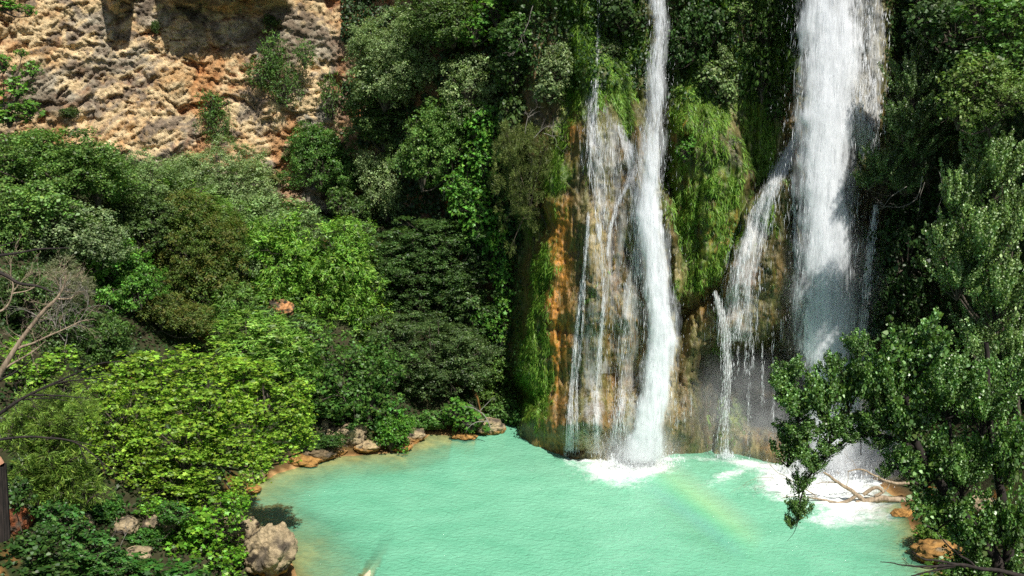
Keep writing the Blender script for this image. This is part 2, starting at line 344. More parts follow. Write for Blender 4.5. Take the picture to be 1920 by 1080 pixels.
def mound(px, py, ys, Ls, Rs):
    L = np.interp(py, ys, Ls); R = np.interp(py, ys, Rs)
    u = (px-(L+R)/2)/((R-L)/2); return np.sqrt(np.clip(1-u*u, 0, 1)), u
def tufa_Y(px, py, detail=True):
    px = np.asarray(px, float); py = np.asarray(py, float)
    p0 = P(px, py, 62.0)
    wob = 24*fbm(p0*np.array([0.35, 0, 0.35]), 3, 41)
    x = px + wob
    Y = np.interp(x, [820, 900, 960, 1000, 1250, 1350, 1480, 1560, 1640, 1700, 1800, 1950, 2200], [78, 74, 70, 66.5, 65.0, 64.3, 63.8, 63.3, 63.3, 63.5, 61, 56, 46])
    # foot of the wall comes forward to the water's edge
    foot = S(700, 870, py); Yf = np.interp(x, [820, 955, 990, 1060, 1250, 1330, 1480, 1600, 1720, 1950, 2200], [70, 65.0, 62.6, 60.6, 60.7, 61.3, 60.2, 58.9, 57.5, 52, 44])
    Y = Y*(1-foot) + np.minimum(Y, Yf+0.4)*foot
    # left buttress
    m, u = mound(x, py, [40, 85, 130, 200, 300, 400, 600, 800, 900], [1100, 1096, 1083, 1068, 1040, 1010, 982, 972, 985], [1130, 1150, 1178, 1200, 1225, 1262, 1278, 1262, 1262])
    hgt = np.interp(py, [60, 90, 150, 300, 600, 880], [0, 1.2, 2.6, 3.6, 4.7, 4.3])
    Y = Y - m*hgt
    m, u = mound(px, py, [170, 200, 300, 480, 700, 900], [1100, 1085, 1075, 1062, 1050, 1040], [1115, 1130, 1150, 1150, 1140, 1140]); Y = Y - 0.5*m*S(170, 260, py)
    m, u = mound(px, py, [385, 420, 520, 640, 900], [1098, 1085, 1092, 1088, 1080], [1112, 1130, 1146, 1140, 1130]); Y = Y - 0.85*m*S(385, 420, py)*S(900, 640, py)
    m, u = mound(px, py, [320, 360, 450, 700, 900], [1180, 1160, 1148, 1150, 1150], [1196, 1215, 1228, 1235, 1240]); Y = Y - 0.95*m*S(322, 380, py)
    # step under the thin side stream and the shelf at its foot
    m, u = mound(px, py, [760, 800, 870], [1085, 1060, 1040], [1110, 1150, 1180]); Y = Y - 0.6*m*S(770, 800, py)
    # mossy curtain between the falls
    m, u = mound(x, py, [110, 200, 260, 330, 520, 620], [1290, 1252, 1246, 1246, 1252, 1262], [1320, 1365, 1400, 1425, 1405, 1330])
    low = np.interp(px, [1240, 1300, 1360, 1420], [575, 560, 520, 470])
    top = py + 70*fbm(np.stack([px*0.02, 0*px, 0*px], -1), 3, 44) - 0.5*np.abs(px-1300); Y = Y - 2.5*m*S(110, 260, top)*(1-S(low-18, low+25, py)) - 0.5*m*billow(p0*np.array([0.9, 0, 0.25]), 3, 45)
    m, u = mound(px, py, [150, 190, 240], [1300, 1262, 1268], [1310, 1312, 1305]); Y = Y - 0.9*m*S(150, 185, py)*S(262, 235, py)
    # right buttress with its overhanging lower rim
    m, u = mound(x, py, [285, 330, 400, 520, 600, 660], [1472, 1440, 1398, 1354, 1342, 1345], [1492, 1500, 1508, 1512, 1514, 1514])
    rim = np.interp(px, [1340, 1380, 1440, 1500, 1540], [640, 655, 640, 590, 560]) + 10*fbm(p0*1.1, 2, 43)
    Y = Y - 3.7*m*S(285, 350, py)*(1-S(rim-12, rim+16, py))
    # leaning ribs from the moss curtain down to the pool
    cx = np.interp(py, [470, 560, 700, 860], [1408, 1345, 1288, 1262]); q = (x-cx)/np.interp(py, [470, 860], [26, 40])
    Y = Y - 2.2*np.exp(-q*q)*S(470, 560, py)
    cx = np.interp(py, [560, 700, 800], [1372, 1338, 1322]); q = (x-cx)/18
    Y = Y - 1.3*np.exp(-q*q)*S(560, 620, py)*S(800, 700, py)
    # cave behind, with low mossy boulders at the foot
    cav = S(1300, 1350, px)*S(1620, 1540, px)*S(620, 670, py)*S(850, 780, py); Y = Y + 0.9*cav
    m, u = mound(px, py, [690, 760, 880], [1370, 1350, 1330], [1392, 1412, 1425]); Y = Y - 1.6*m*S(690, 760, py)*S(900, 820, py)
    m, u = mound(px, py, [770, 810, 890], [1430, 1405, 1390], [1450, 1490, 1510]); Y = Y - 1.5*m*S(765, 810, py)
    # terraces behind the right fall
    m, u = mound(x, py, [-300, 60, 140, 260], [1500, 1515, 1590, 1600], [1680, 1668, 1668, 1660]); Y = Y - 1.6*m*(1-S(235, 290, py+0.15*(px-1600)))
    m, u = mound(px, py, [90, 150, 250, 290], [1560, 1555, 1572, 1580], [1580, 1608, 1640, 1640]); Y = Y - 1.5*m*S(95, 150, py)*(1-S(235, 275, py))
    Y = Y - 1.3*S(60, -120, py)
    # the wall meets the water along this line
    wl = np.interp(px + 8*fbm(p0*0.9, 2, 46), [905, 975, 1010, 1060, 1100, 1240, 1262, 1330, 1380, 1440, 1500, 1600, 1700, 2100], [812, 818, 838, 857, 860, 858, 850, 850, 852, 866, 878, 890, 905, 960])
    bw = (540-wl)/F; Yw = -CAMZ/(-SP + bw*CP)*(CP + bw*SP)
    Y = Y + (np.maximum(Yw, Y)-Y)*S(wl-90, wl-12, py)*S(905, 960, px)
    if detail:
        p = P(px, py, Y); w = p + fbm(p*0.6, 2, 50)[..., None]*0.35
        keepY = Y
        fl = np.array([1.9, 1.0, 0.10])
        wet = S(960, 1020, px)
        Y = Y + 0.40*billow(w*fl, 4, 51, 0.6)*-1*wet + 0.45*fbm(w*0.4, 3, 52)
        Y = Y + 0.22*billow(w*np.array([1.6, 1.6, 1.1]), 4, 53, 0.6)
        c, _ = cells(w*np.array([2.6, 2.2, 1.0]), 54); Y = Y + 0.20*(c-0.5)
        Y = keepY + (Y-keepY)*(1-0.75*S(wl-60, wl, py))
    return Y

def surf_Y(px, py, cliffs=True):
    "distance at which the line of sight through (px, py) first meets ground or rock"
    Ys = np.arange(9, 95, 0.3); pts = P(px, py, Ys)
    g = ground_h(pts[:, 0], pts[:, 1]); hit = np.where(pts[:, 2] < np.maximum(g, -0.02))[0]
    Y = Ys[hit[0]] if len(hit) else 95.0
    if cliffs:
        if px < 1150: Y = min(Y, float(lime_Y(px, py, False)))
        if px > 955: Y = min(Y, float(tufa_Y(px, py, False)))
    return Y

# ------------------------------------------------------------------ ground
xs = np.arange(-78, 70.1, 0.5); ys = np.arange(-12, 112, 0.5)
X, Yg = np.meshgrid(xs, ys); H = ground_h(X, Yg); V = np.stack([X, Yg, H], -1); pd = pool_dist(X, Yg)
n1 = fbm(V*0.5, 4, 60); n2 = fbm(V*1.7, 3, 61)
tan = lin(200, 160, 108); soilc = np.array([0.05, 0.045, 0.025]); orange = lin(176, 120, 70)*0.8; greenc = np.array([0.03, 0.05, 0.015])
c = soilc + (greenc-soilc)*S(-0.2, 0.4, n1)[..., None]
c = c + (orange-c)*(S(0.15, 0.45, n2)*S(0.1, 0.35, n1))[..., None]
sh = S(1.1, 0.2, pd+0.5*n2)[..., None]; tw = S(0.15, -0.1, pd)[..., None]; tcol = lin(132, 100, 62)*0.7*(1-tw) + tan*tw; c = c*(1-sh) + (tcol*(1+0.5*n2[..., None]))*sh
gm = grid_mesh('ground', V, {'col': c}, flip=True)
link('ground', gm, None, SOIL, 'structure')

# limestone cliff
px, py = np.meshgrid(np.arange(-330, 1125, 2.6), np.concatenate([np.arange(-270, 470, 2.6), np.arange(475, 930, 12)])); Y = lime_Y(px, py); V = P(px, py, Y)
Ys_ = lime_Y(px, py, False); relief = (Ys_-Y)
w = V + fbm(V*0.4, 2, 70)[..., None]*1.5
o1 = fbm(w*np.array([0.17, 0.17, 0.26]), 4, 71); o2 = fbm(w*np.array([0.9, 0.9, 1.6]), 4, 72); o3 = fbm(w*3.0, 3, 73)
cream = lin(242, 216, 170)*0.98; och = lin(228, 184, 130)*0.85; grey = lin(192, 186, 170)*0.9; dgrey = lin(136, 130, 122)*0.8; red = lin(172, 92, 50)*0.7
def mixc(a, b, t): return a + (b-a)*t[..., None]
c = mixc(cream, och, S(-0.35, 0.45, o2+0.3*o3))
gmask = S(-0.06, 0.20, o1 + 0.55*o2 + 0.25*o3 + 0.20*np.exp(-((px-260)/110.)**2-((py-130)/110.)**2) + 0.25*np.exp(-((px-450)/70.)**2-((py-200)/90.)**2)
          + 0.18*np.exp(-((px-590)/70.)**2-((py-60)/90.)**2) - 0.28*np.exp(-((px-350)/60.)**2-((py-110)/45.)**2) - 0.25*np.exp(-((px-60)/90.)**2-((py-120)/140.)**2)
          + 0.14*S(240, 380, px)*S(150, 230, py) - 0.3*np.exp(-((px-655)/45.)**2-((py-45)/60.)**2))
c = mixc(c, mixc(grey, dgrey, S(-0.3, 0.4, o2)), gmask*0.78)
c = mixc(c, lin(196, 190, 172)*0.8, S(520, 560, px)*S(640, 600, px)*S(80, 150, py)*S(0.1, 0.4, o2+0.2)*0.8)
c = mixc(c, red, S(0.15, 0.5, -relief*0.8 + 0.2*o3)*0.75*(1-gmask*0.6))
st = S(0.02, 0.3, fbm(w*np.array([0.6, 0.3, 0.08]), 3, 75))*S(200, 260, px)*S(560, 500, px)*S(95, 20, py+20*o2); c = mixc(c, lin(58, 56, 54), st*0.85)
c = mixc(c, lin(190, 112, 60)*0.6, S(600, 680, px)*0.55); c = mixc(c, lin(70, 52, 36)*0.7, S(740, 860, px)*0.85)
vs = S(0.10, 0.4, fbm(w*np.array([0.8, 0.3, 0.10]), 3, 76)); c = mixc(c, lin(120, 104, 84)*0.8, vs*0.45*(px < 700)); vs = S(0.15, 0.45, fbm(w*np.array([0.5, 0.3, 0.12]), 3, 74)); c = mixc(c, lin(224, 150, 84)*0.85, vs*0.55)
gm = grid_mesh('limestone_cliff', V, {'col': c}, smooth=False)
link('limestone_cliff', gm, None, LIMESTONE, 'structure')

# tufa cliff
STEP = 2.5
px, py = np.meshgrid(np.arange(905, 2110, STEP), np.arange(-270, 925, STEP)); Y = tufa_Y(px, py); V = P(px, py, Y)
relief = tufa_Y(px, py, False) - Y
w = V + fbm(V*0.5, 2, 80)[..., None]*0.8
f1 = fbm(w*np.array([1.1, 0.8, 0.06]), 4, 81); f2 = fbm(w*np.array([2.8, 2.0, 0.5]), 4, 82); f3 = fbm(w*0.45, 4, 83); f4 = fbm(w*np.array([5, 4, 1.2]), 3, 84)
brown = lin(116, 104, 66)*0.85; olive = lin(104, 112, 56)*0.8; ochre = lin(200, 136, 50)*0.85; moss = lin(84, 126, 28)*0.75; dmoss = lin(38, 62, 14)*0.7; dark = lin(44, 36, 26); cream = lin(206, 184, 128)*0.8; greyb = lin(120, 106, 88)*0.7
c = mixc(brown, olive, S(-0.25, 0.3, f1))
c = mixc(c, greyb, S(0.0, 0.4, f2)*0.6); c = mixc(c, cream, S(0.12, 0.4, f1-0.2*f4)*0.5*S(1040, 1080, px)); c = mixc(c, lin(128, 100, 52)*0.8, S(0.05, 0.35, -f1+0.4*f4)*0.7); c = mixc(c, lin(60, 66, 26)*0.8, S(0.1, 0.4, fbm(w*np.array([2.3, 1.5, 0.1]), 3, 86))*0.75)
def G(x0, y0, sx, sy): return np.exp(-((px-x0)/sx)**2-((py-y0)/sy)**2)
c = mixc(c, ochre, np.clip((1.5*G(1030, 640, 34, 120)+1.3*G(1048, 450, 26, 100)+0.8*G(1070, 240, 16, 60)+0.3*G(1150, 640, 22, 200)+0.4*G(1200, 640, 25, 120)+0.4*G(1340, 560, 60, 60)+0.4*G(1440, 830, 50, 40)+0.9*G(1040, 835, 30, 30))*(0.75+0.9*f2+0.5*f4), 0, 1))
c = mixc(c, cream, np.clip((0.9*G(1118, 460, 22, 80)+0.75*G(1110, 830, 40, 30)+0.65*G(1185, 815, 30, 40)+0.7*G(1255, 720, 18, 130)+0.4*G(1600, 180, 40, 90))*(0.8+0.7*f1), 0, 1))
c = mixc(c, lin(180, 98, 50)*0.7, np.clip(0.7*G(1390, 520, 30, 30)*(1+f4), 0, 1))
mossm = (1.1*G(1015, 560, 26, 150)+1.1*G(1045, 300, 28, 110)+0.9*G(1085, 170, 26, 90)+1.8*G(1135, 120, 55, 60)+0.9*G(1180, 190, 22, 80)+0.9*G(1012, 700, 24, 60)
         + 1.15*G(1330, 300, 90, 140)+1.1*G(1310, 450, 65, 110)+0.9*G(1285, 200, 45, 80)+0.45*G(1450, 480, 40, 160)+0.6*G(1350, 670, 30, 60)+0.75*G(1370, 780, 35, 60)+0.9*G(1470, 80, 35, 90)+0.5*G(1215, 520, 14, 150)+0.8*G(980, 720, 40, 110)
         + 0.8*S(1660, 1690, px)+0.8*S(140, 60, py)*S(1260, 1220, px)+0.7*S(170, 90, py)*S(1230, 1260, px)*S(1510, 1490, px)+0.5*G(1430, 250, 50, 130))
MOSSM = np.clip((mossm-0.45+0.65*f3+0.55*f2)*2.2, 0, 1)
# the main streams keep their own beds bare
for (a, b, ww) in (([0, 200, 450, 860], [1235, 1226, 1228, 1205], 30),):
    MOSSM *= 1-0.8*np.exp(-((px-np.interp(py, a, b))/ww)**2)
mc = mixc(moss, lin(132, 148, 40)*0.75, S(0.0, 0.5, f2)); mc = mixc(mc, dmoss, S(0.0, 0.45, -f3+0.3*f4))
c = mixc(c, mc, MOSSM*0.92)
c = mixc(c, lin(196, 150, 70)*0.8, np.clip((G(1280, 240, 26, 30)+0.9*G(1285, 390, 10, 50)+0.9*G(1360, 440, 38, 50))*S(0.0, 0.2, f4), 0, 1))
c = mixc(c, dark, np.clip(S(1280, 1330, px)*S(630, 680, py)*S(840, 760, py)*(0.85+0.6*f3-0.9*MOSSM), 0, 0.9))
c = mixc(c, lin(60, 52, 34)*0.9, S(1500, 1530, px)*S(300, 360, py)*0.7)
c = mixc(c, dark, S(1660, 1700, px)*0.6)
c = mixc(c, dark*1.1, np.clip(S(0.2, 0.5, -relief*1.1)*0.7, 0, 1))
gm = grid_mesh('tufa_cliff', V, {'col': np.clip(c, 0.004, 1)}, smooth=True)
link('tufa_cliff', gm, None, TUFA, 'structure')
TV, TM = V, MOSSM; TPX, TPY = px, py
# outward normals of the wall, for planting
gx = np.gradient(V, axis=1); gy = np.gradient(V, axis=0); TN = nrm(np.cross(gy, gx)); TN = np.where((TN[..., 1:2] > 0), -TN, TN)

# plateau above the gorge, outside the picture: carries the river that feeds the falls
Xp, Yp = np.meshgrid(np.arange(-60, 60.1, 2), np.arange(0, 60.1, 2))
def rim_y(x): return np.interp(x, [-40, -24, -10, 0, 10, 24, 33, 48], [72, 76, 77, 68, 61.5, 60, 55, 40])
Vp = np.stack([Xp, rim_y(Xp)+Yp, 37.5 + 1.5*fbm(np.stack([Xp*0.1, Yp*0.1, 0*Xp], -1), 3, 90)], -1)
link('plateau', grid_mesh('plateau', Vp, {'col': np.tile(greenc, Xp.shape+(1,))}, flip=True), None, SOIL, 'structure')
#@@PART2

# ------------------------------------------------------------------ pool water
LOG_A, LOG_B = PZ(682, 1095, -0.16), PZ(730, 1020, -0.60)
xs = np.arange(-19, 27.01, 0.16); ys = np.arange(34.5, 68.5, 0.16)
X, Yg = np.meshgrid(xs, ys); bed = ground_h(X, Yg); depth = np.maximum(-bed, 0)
t = np.clip(((X-LOG_A[0])*(LOG_B[0]-LOG_A[0])+(Yg-LOG_A[1])*(LOG_B[1]-LOG_A[1]))/((LOG_B[0]-LOG_A[0])**2+(LOG_B[1]-LOG_A[1])**2), -0.3, 1.0)
qx = LOG_A[0]+t*(LOG_B[0]-LOG_A[0]); qy = LOG_A[1]+t*(LOG_B[1]-LOG_A[1])
dl = np.hypot(X-qx, Yg-qy); logd = np.where(dl < 0.36, -(LOG_A[2]+t*(LOG_B[2]-LOG_A[2])) - 0.22 + 0.55*np.clip(t, 0, 1), 9)
depth = np.minimum(depth, logd)
PX, PY = proj(np.stack([X, Yg, 0*X], -1))
w = np.stack([X, Yg, 0*X], -1)
nzf = fbm(w*np.array([0.9, 0.9, 1]), 4, 101)
def G2(x0, y0, sx, sy, rot=0.0):
    cr, sr = math.cos(rot), math.sin(rot); a = (PX-x0)*cr+(PY-y0)*sr; b = -(PX-x0)*sr+(PY-y0)*cr
    return np.exp(-(a/sx)**2-(b/sy)**2)
foam = 1.25*G2(1197, 874, 58, 15)+0.8*G2(1160, 888, 60, 22)+0.5*G2(1120, 870, 60, 14)+0.55*G2(1360, 893, 45, 9, -0.35)+0.5*G2(1400, 868, 40, 7, 0.2)
foam = foam+1.7*G2(1570, 905, 90, 42)+0.9*G2(1480, 900, 55, 30)+0.6*G2(1640, 950, 60, 30)+0.5*G2(1560, 975, 60, 16)
foam = foam + 0.35*np.exp(-((PY-np.interp(PX, [1050, 1240, 1300, 1460], [862, 862, 858, 876]))/4.)**2)*S(1040, 1070, PX)
foam = np.clip(foam*(1+0.7*fbm(w*np.array([1.1, 2.6, 1]), 4, 105)) + 0.15*nzf*(foam > 0.05), 0, 1.4)/1.4
al = 1-np.exp(-(depth+0.01)/0.40); al = np.maximum(al, foam)
cat = np.stack([foam, al, S(18, 0, np.hypot(X-8.5, Yg-60))], -1)
V = np.stack([X, Yg, 0.0*X], -1)
agit = np.clip(foam*1.2+0.25*G2(1250, 900, 250, 60), 0, 1)
V[..., 2] = 0.018*fbm(w*1.3, 3, 102) + agit*0.24*fbm(w*np.array([2.6, 2.6, 1]), 4, 103)
# keep only cells over water or a short way into the bank
keep = pool_dist(X, Yg) < np.where(X > -1.5, 4.5, 1.2)
me_v = V.reshape(-1, 3); f = grid_faces(*X.shape)[:, ::-1]; k = keep.reshape(-1)[f].all(1); f = f[k]
used = np.unique(f); remap = np.zeros(len(me_v), int); remap[used] = np.arange(len(used))
wm = raw_mesh('pool_water', me_v[used], remap[f], np.full(len(f), 4), {'wat': cat.reshape(-1, 3)[used]}, True)
m, n, l, b = newmat('milky_turquoise_water')
at = N(n, 'ShaderNodeAttribute', attribute_name='wat'); sp = N(n, 'ShaderNodeSeparateColor'); l.new(at.outputs['Color'], sp.inputs[0])
tc = N(n, 'ShaderNodeTexCoord'); mp = N(n, 'ShaderNodeMapping'); mp.inputs['Scale'].default_value = (0.9, 1.3, 1); mp.inputs['Rotation'].default_value = (0, 0, 0.35)
l.new(tc.outputs['Object'], mp.inputs[0])
nA = N(n, 'ShaderNodeTexNoise'); nA.inputs['Scale'].default_value = 3.2; nA.inputs['Detail'].default_value = 6; nA.inputs['Roughness'].default_value = 0.55; nA.inputs['Distortion'].default_value = 0.8
l.new(mp.outputs[0], nA.inputs['Vector'])
nB = N(n, 'ShaderNodeTexNoise'); nB.inputs['Scale'].default_value = 0.45; nB.inputs['Detail'].default_value = 3; l.new(mp.outputs[0], nB.inputs['Vector'])
cr = N(n, 'ShaderNodeValToRGB'); cr.color_ramp.elements[0].position = 0.3; cr.color_ramp.elements[1].position = 0.72
cr.color_ramp.elements[0].color = (0.145, 0.46, 0.29, 1); cr.color_ramp.elements[1].color = (0.205, 0.545, 0.36, 1)
l.new(nB.outputs[0], cr.inputs[0])
nF = N(n, 'ShaderNodeTexNoise'); nF.inputs['Scale'].default_value = 3.0; nF.inputs['Detail'].default_value = 9; nF.inputs['Roughness'].default_value = 0.72; nF.inputs['Distortion'].default_value = 1.2
l.new(tc.outputs['Object'], nF.inputs['Vector'])
fa = N(n, 'ShaderNodeMath', operation='MULTIPLY_ADD'); l.new(sp.outputs[0], fa.inputs[0]); fa.inputs[1].default_value = 1.15; fa.inputs[2].default_value = -0.66
fb = N(n, 'ShaderNodeMath', operation='ADD'); l.new(fa.outputs[0], fb.inputs[0]); l.new(nF.outputs[0], fb.inputs[1])
fc = N(n, 'ShaderNodeMath', operation='MULTIPLY', use_clamp=True); l.new(fb.outputs[0], fc.inputs[0]); fc.inputs[1].default_value = 1.9
nG = N(n, 'ShaderNodeTexNoise'); nG.inputs['Scale'].default_value = 1.0; nG.inputs['Detail'].default_value = 6; nG.inputs['Roughness'].default_value = 0.6; mg = N(n, 'ShaderNodeMapping'); mg.inputs['Scale'].default_value = (1.4, 4.5, 1); mg.inputs['Rotation'].default_value = (0, 0, 0.12); l.new(tc.outputs['Object'], mg.inputs[0]); l.new(mg.outputs[0], nG.inputs['Vector'])
fg = N(n, 'ShaderNodeMapRange'); l.new(nG.outputs[0], fg.inputs[0]); fg.inputs[1].default_value = 0.69; fg.inputs[2].default_value = 0.80; fg.inputs[4].default_value = 0.7   # small drifting flecks of foam
fh = N(n, 'ShaderNodeMath', operation='MAXIMUM'); l.new(fc.outputs[0], fh.inputs[0]); l.new(fg.outputs[0], fh.inputs[1]); fc = fh
mx = N(n, 'ShaderNodeMix', data_type='RGBA'); l.new(fc.outputs[0], mx.inputs['Factor']); l.new(cr.outputs[0], mx.inputs['A']); mx.inputs['B'].default_value = (0.88, 0.93, 0.92, 1)
mb = N(n, 'ShaderNodeMix', data_type='RGBA'); l.new(sp.outputs[2], mb.inputs['Factor']); l.new(mx.outputs['Result'], mb.inputs['A'])
ad = N(n, 'ShaderNodeMix', data_type='RGBA', blend_type='ADD'); ad.inputs['Factor'].default_value = 1; l.new(mx.outputs['Result'], ad.inputs['A']); ad.inputs['B'].default_value = (0.06, 0.07, 0.06, 1)
l.new(ad.outputs['Result'], mb.inputs['B'])
l.new(mb.outputs['Result'], b.inputs['Base Color']); b.inputs['Roughness'].default_value = 0.12; b.inputs['IOR'].default_value = 1.33
bp = N(n, 'ShaderNodeBump'); bp.inputs['Distance'].default_value = 0.13; bp.inputs['Strength'].default_value = 0.9; l.new(nA.outputs[0], bp.inputs['Height']); l.new(bp.outputs[0], b.inputs['Normal'])
tp = N(n, 'ShaderNodeBsdfTransparent'); tp.inputs['Color'].default_value = (0.75, 0.9, 0.82, 1)
mo = N(n, 'ShaderNodeMixShader'); l.new(sp.outputs[1], mo.inputs[0]); l.new(tp.outputs[0], mo.inputs[1]); l.new(b.outputs[0], mo.inputs[2])
l.new(mo.outputs[0], n['Material Output'].inputs['Surface'])
link('water', wm, None, m, 'structure')

# ------------------------------------------------------------------ boulders
def ico(sub):
    bpy_me = bpy.data.meshes.new('t'); import bmesh
    bm = bmesh.new(); bmesh.ops.create_icosphere(bm, subdivisions=sub, radius=1); bm.to_mesh(bpy_me); bm.free()
    v = np.array([x.co[:] for x in bpy_me.vertices]); f = np.array([p.vertices[:] for p in bpy_me.polygons]); bpy.data.meshes.remove(bpy_me)
    return v, f
ICO4, ICOF4 = ico(5)
ICO6, ICOF6 = ico(6)
def boulder(px, py, w, h, label, seed, Yoff=0.0, Y=None, tint=(178, 160, 128), och=0.35, flat=0.6, group=None):
    if Y is None: Y = surf_Y(px, py+h*0.45, False) + Yoff
    k = mpp(Y, py); rx, rz = w*k/2, h*k/2*1.05; ry = (rx+rz)/2*0.95
    cpos = P(px, py, Y)
    big = w*h > 6000; v = (ICO6 if big else ICO4).copy(); FF = ICOF6 if big else ICOF4; q = v*(1.25 if big else 1.0) + seed*7.1
    qw = q + 0.35*fbm(q*1.5, 3, seed+20)[:, None]
    c, val = cells(qw*np.array([1.6, 1.6, 1.2]), seed); v = v*(1 - 0.16*(c-0.45)[:, None] + 0.26*(val-0.5)[:, None]*S(0.8, 0.35, c)[:, None])
    v = v*(1 + 0.34*fbm(q*0.9, 3, seed+3)[:, None] + 0.13*billow(qw*2.0, 5, seed+5, 0.6)[:, None] + 0.06*billow(q*7, 3, seed+8)[:, None])
    vw = v*np.array([rx, ry, rz]); col = np.tile(lin(*tint)*0.95, (len(v), 1))
    g = fbm(q*1.6, 4, seed+1); col = mixc(col, lin(110, 100, 86)*0.75, S(-0.1, 0.45, g)); col = mixc(col, lin(52, 46, 38), S(0.12, 0.5, fbm(q*2.5, 4, seed+2)))
    zz = vw[:, 2] + cpos[2]
    col = mixc(col, lin(186, 140, 78)*(0.75 + 0.5*fbm(q*4, 3, seed+6))[:, None], S(och+0.1, och-0.15, zz + 0.25*fbm(q*2, 2, seed+4))*0.95)
    me = raw_mesh('boulder', vw, FF, np.full(len(FF), 3), {'col': np.clip(col, 0.005, 1)}, True)
    o = link('boulder', me, None, BOULDER); o.location = cpos
    return tag(o, label, 'rock', group)
boulder(505, 1034, 98, 96, 'large pale limestone boulder at the left water edge with a rust coloured waterline', 3, 0.2, och=0.9)
boulder(452, 1000, 70, 70, 'shaded grey boulder joined to the back of the large waterside boulder', 5, 0.5)
boulder(655, 815, 66, 46, 'brown and cream boulder half in shade beside the dark fig tree', 8, 0.4)
boulder(614, 803, 38, 34, 'small dark brown boulder behind the brown and cream one', 9, 0.8)
boulder(776, 816, 46, 26, 'flat grey stone with ochre rim right of the round green bush', 12, 0.2)
boulder(752, 838, 44, 18, 'low ochre stone lying in front of the round green bush', 13, 0, och=1.0)
boulder(918, 800, 56, 34, 'grey boulder with orange base at the far bank under the shrubs', 15, 0.2)
boulder(868, 818, 40, 12, 'low yellow stone just above the water at the far bank', 16, 0, och=1.0)
boulder(476, 888, 46, 40, 'rounded dark boulder under the twigs of the yellow green tree', 18, 0.2)
boulder(566, 862, 70, 18, 'long ochre ledge stone at the shaded bank left of the boulders', 19, 0, och=1.0)
boulder(463, 918, 50, 16, 'small tan ledge stone on the left shallows', 20, 0, och=1.0)
boulder(232, 985, 52, 36, 'grey boulder under the yellow green tree, left of its trunk', 21, 0.0)
boulder(300, 980, 56, 36, 'broken pale boulder in the shade left of the leaning trunk', 22, 0.0)
boulder(158, 982, 34, 40, 'pale tan stone on the slope at lower left', 23, 0)
boulder(255, 1040, 60, 26, 'tan earth covered stone low under the yellow green tree', 24, 0)
boulder(35, 975, 46, 60, 'reddish brown earth bank stone beside the dark ribbed trunk', 26, 0, tint=(150, 88, 56))
boulder(525, 578, 46, 34, 'orange soil covered rock showing between the trees on the slope', 28, -0.6, tint=(208, 150, 100))
boulder(1845, 948, 60, 40, 'shaded pinkish boulder behind the poplar trunk', 29, 0)
boulder(1790, 985, 46, 40, 'pale sunlit stone on the right bank below the poplar', 30, 0)
boulder(1760, 1036, 90, 36, 'ochre stone at the right water edge', 31, 0, och=1.0)
boulder(1080, 848, 44, 22, 'dark wet stone at the foot of the left streams', 34, -0.1, tint=(90, 74, 50), och=0.1, Y=60.6)
boulder(1690, 962, 40, 14, 'reddish stone in the water beside the fallen branch', 35, 0, och=1.0, tint=(150, 96, 66))

boulder(596, 850, 60, 26, 'dark brown rock at the shaded bank right of the yellow green tree', 41, 0, tint=(120, 104, 80))
boulder(690, 838, 50, 22, 'cream ledge stone under the brown and cream boulder', 42, 0, tint=(190, 168, 130), och=0.5)
boulder(630, 846, 34, 14, 'small tan stone at the water edge left of the cream ledge', 43, 0, tint=(170, 140, 100), och=0.4)
tb = Tubes(); pts = curve_pts([LOG_A-(LOG_B-LOG_A)*0.5, LOG_A, (LOG_A+LOG_B)/2+np.array([0.05, 0, 0]), LOG_B], 14); tb.add(pts, np.linspace(0.30, 0.20, 14), 10)
tb.add(curve_pts([pts[8], pts[8]+np.array([0.6, 0.2, -0.1])], 4), [0.07, 0.06, 0.05, 0.03], 5)
o = link('sunken_log', tb.mesh('sunken_log'), None, bark_mat('bleached_log', (0.6, 0.5, 0.32), (0.85, 0.75, 0.55))); tag(o, 'pale straight log lying just under the turquoise water', 'log')

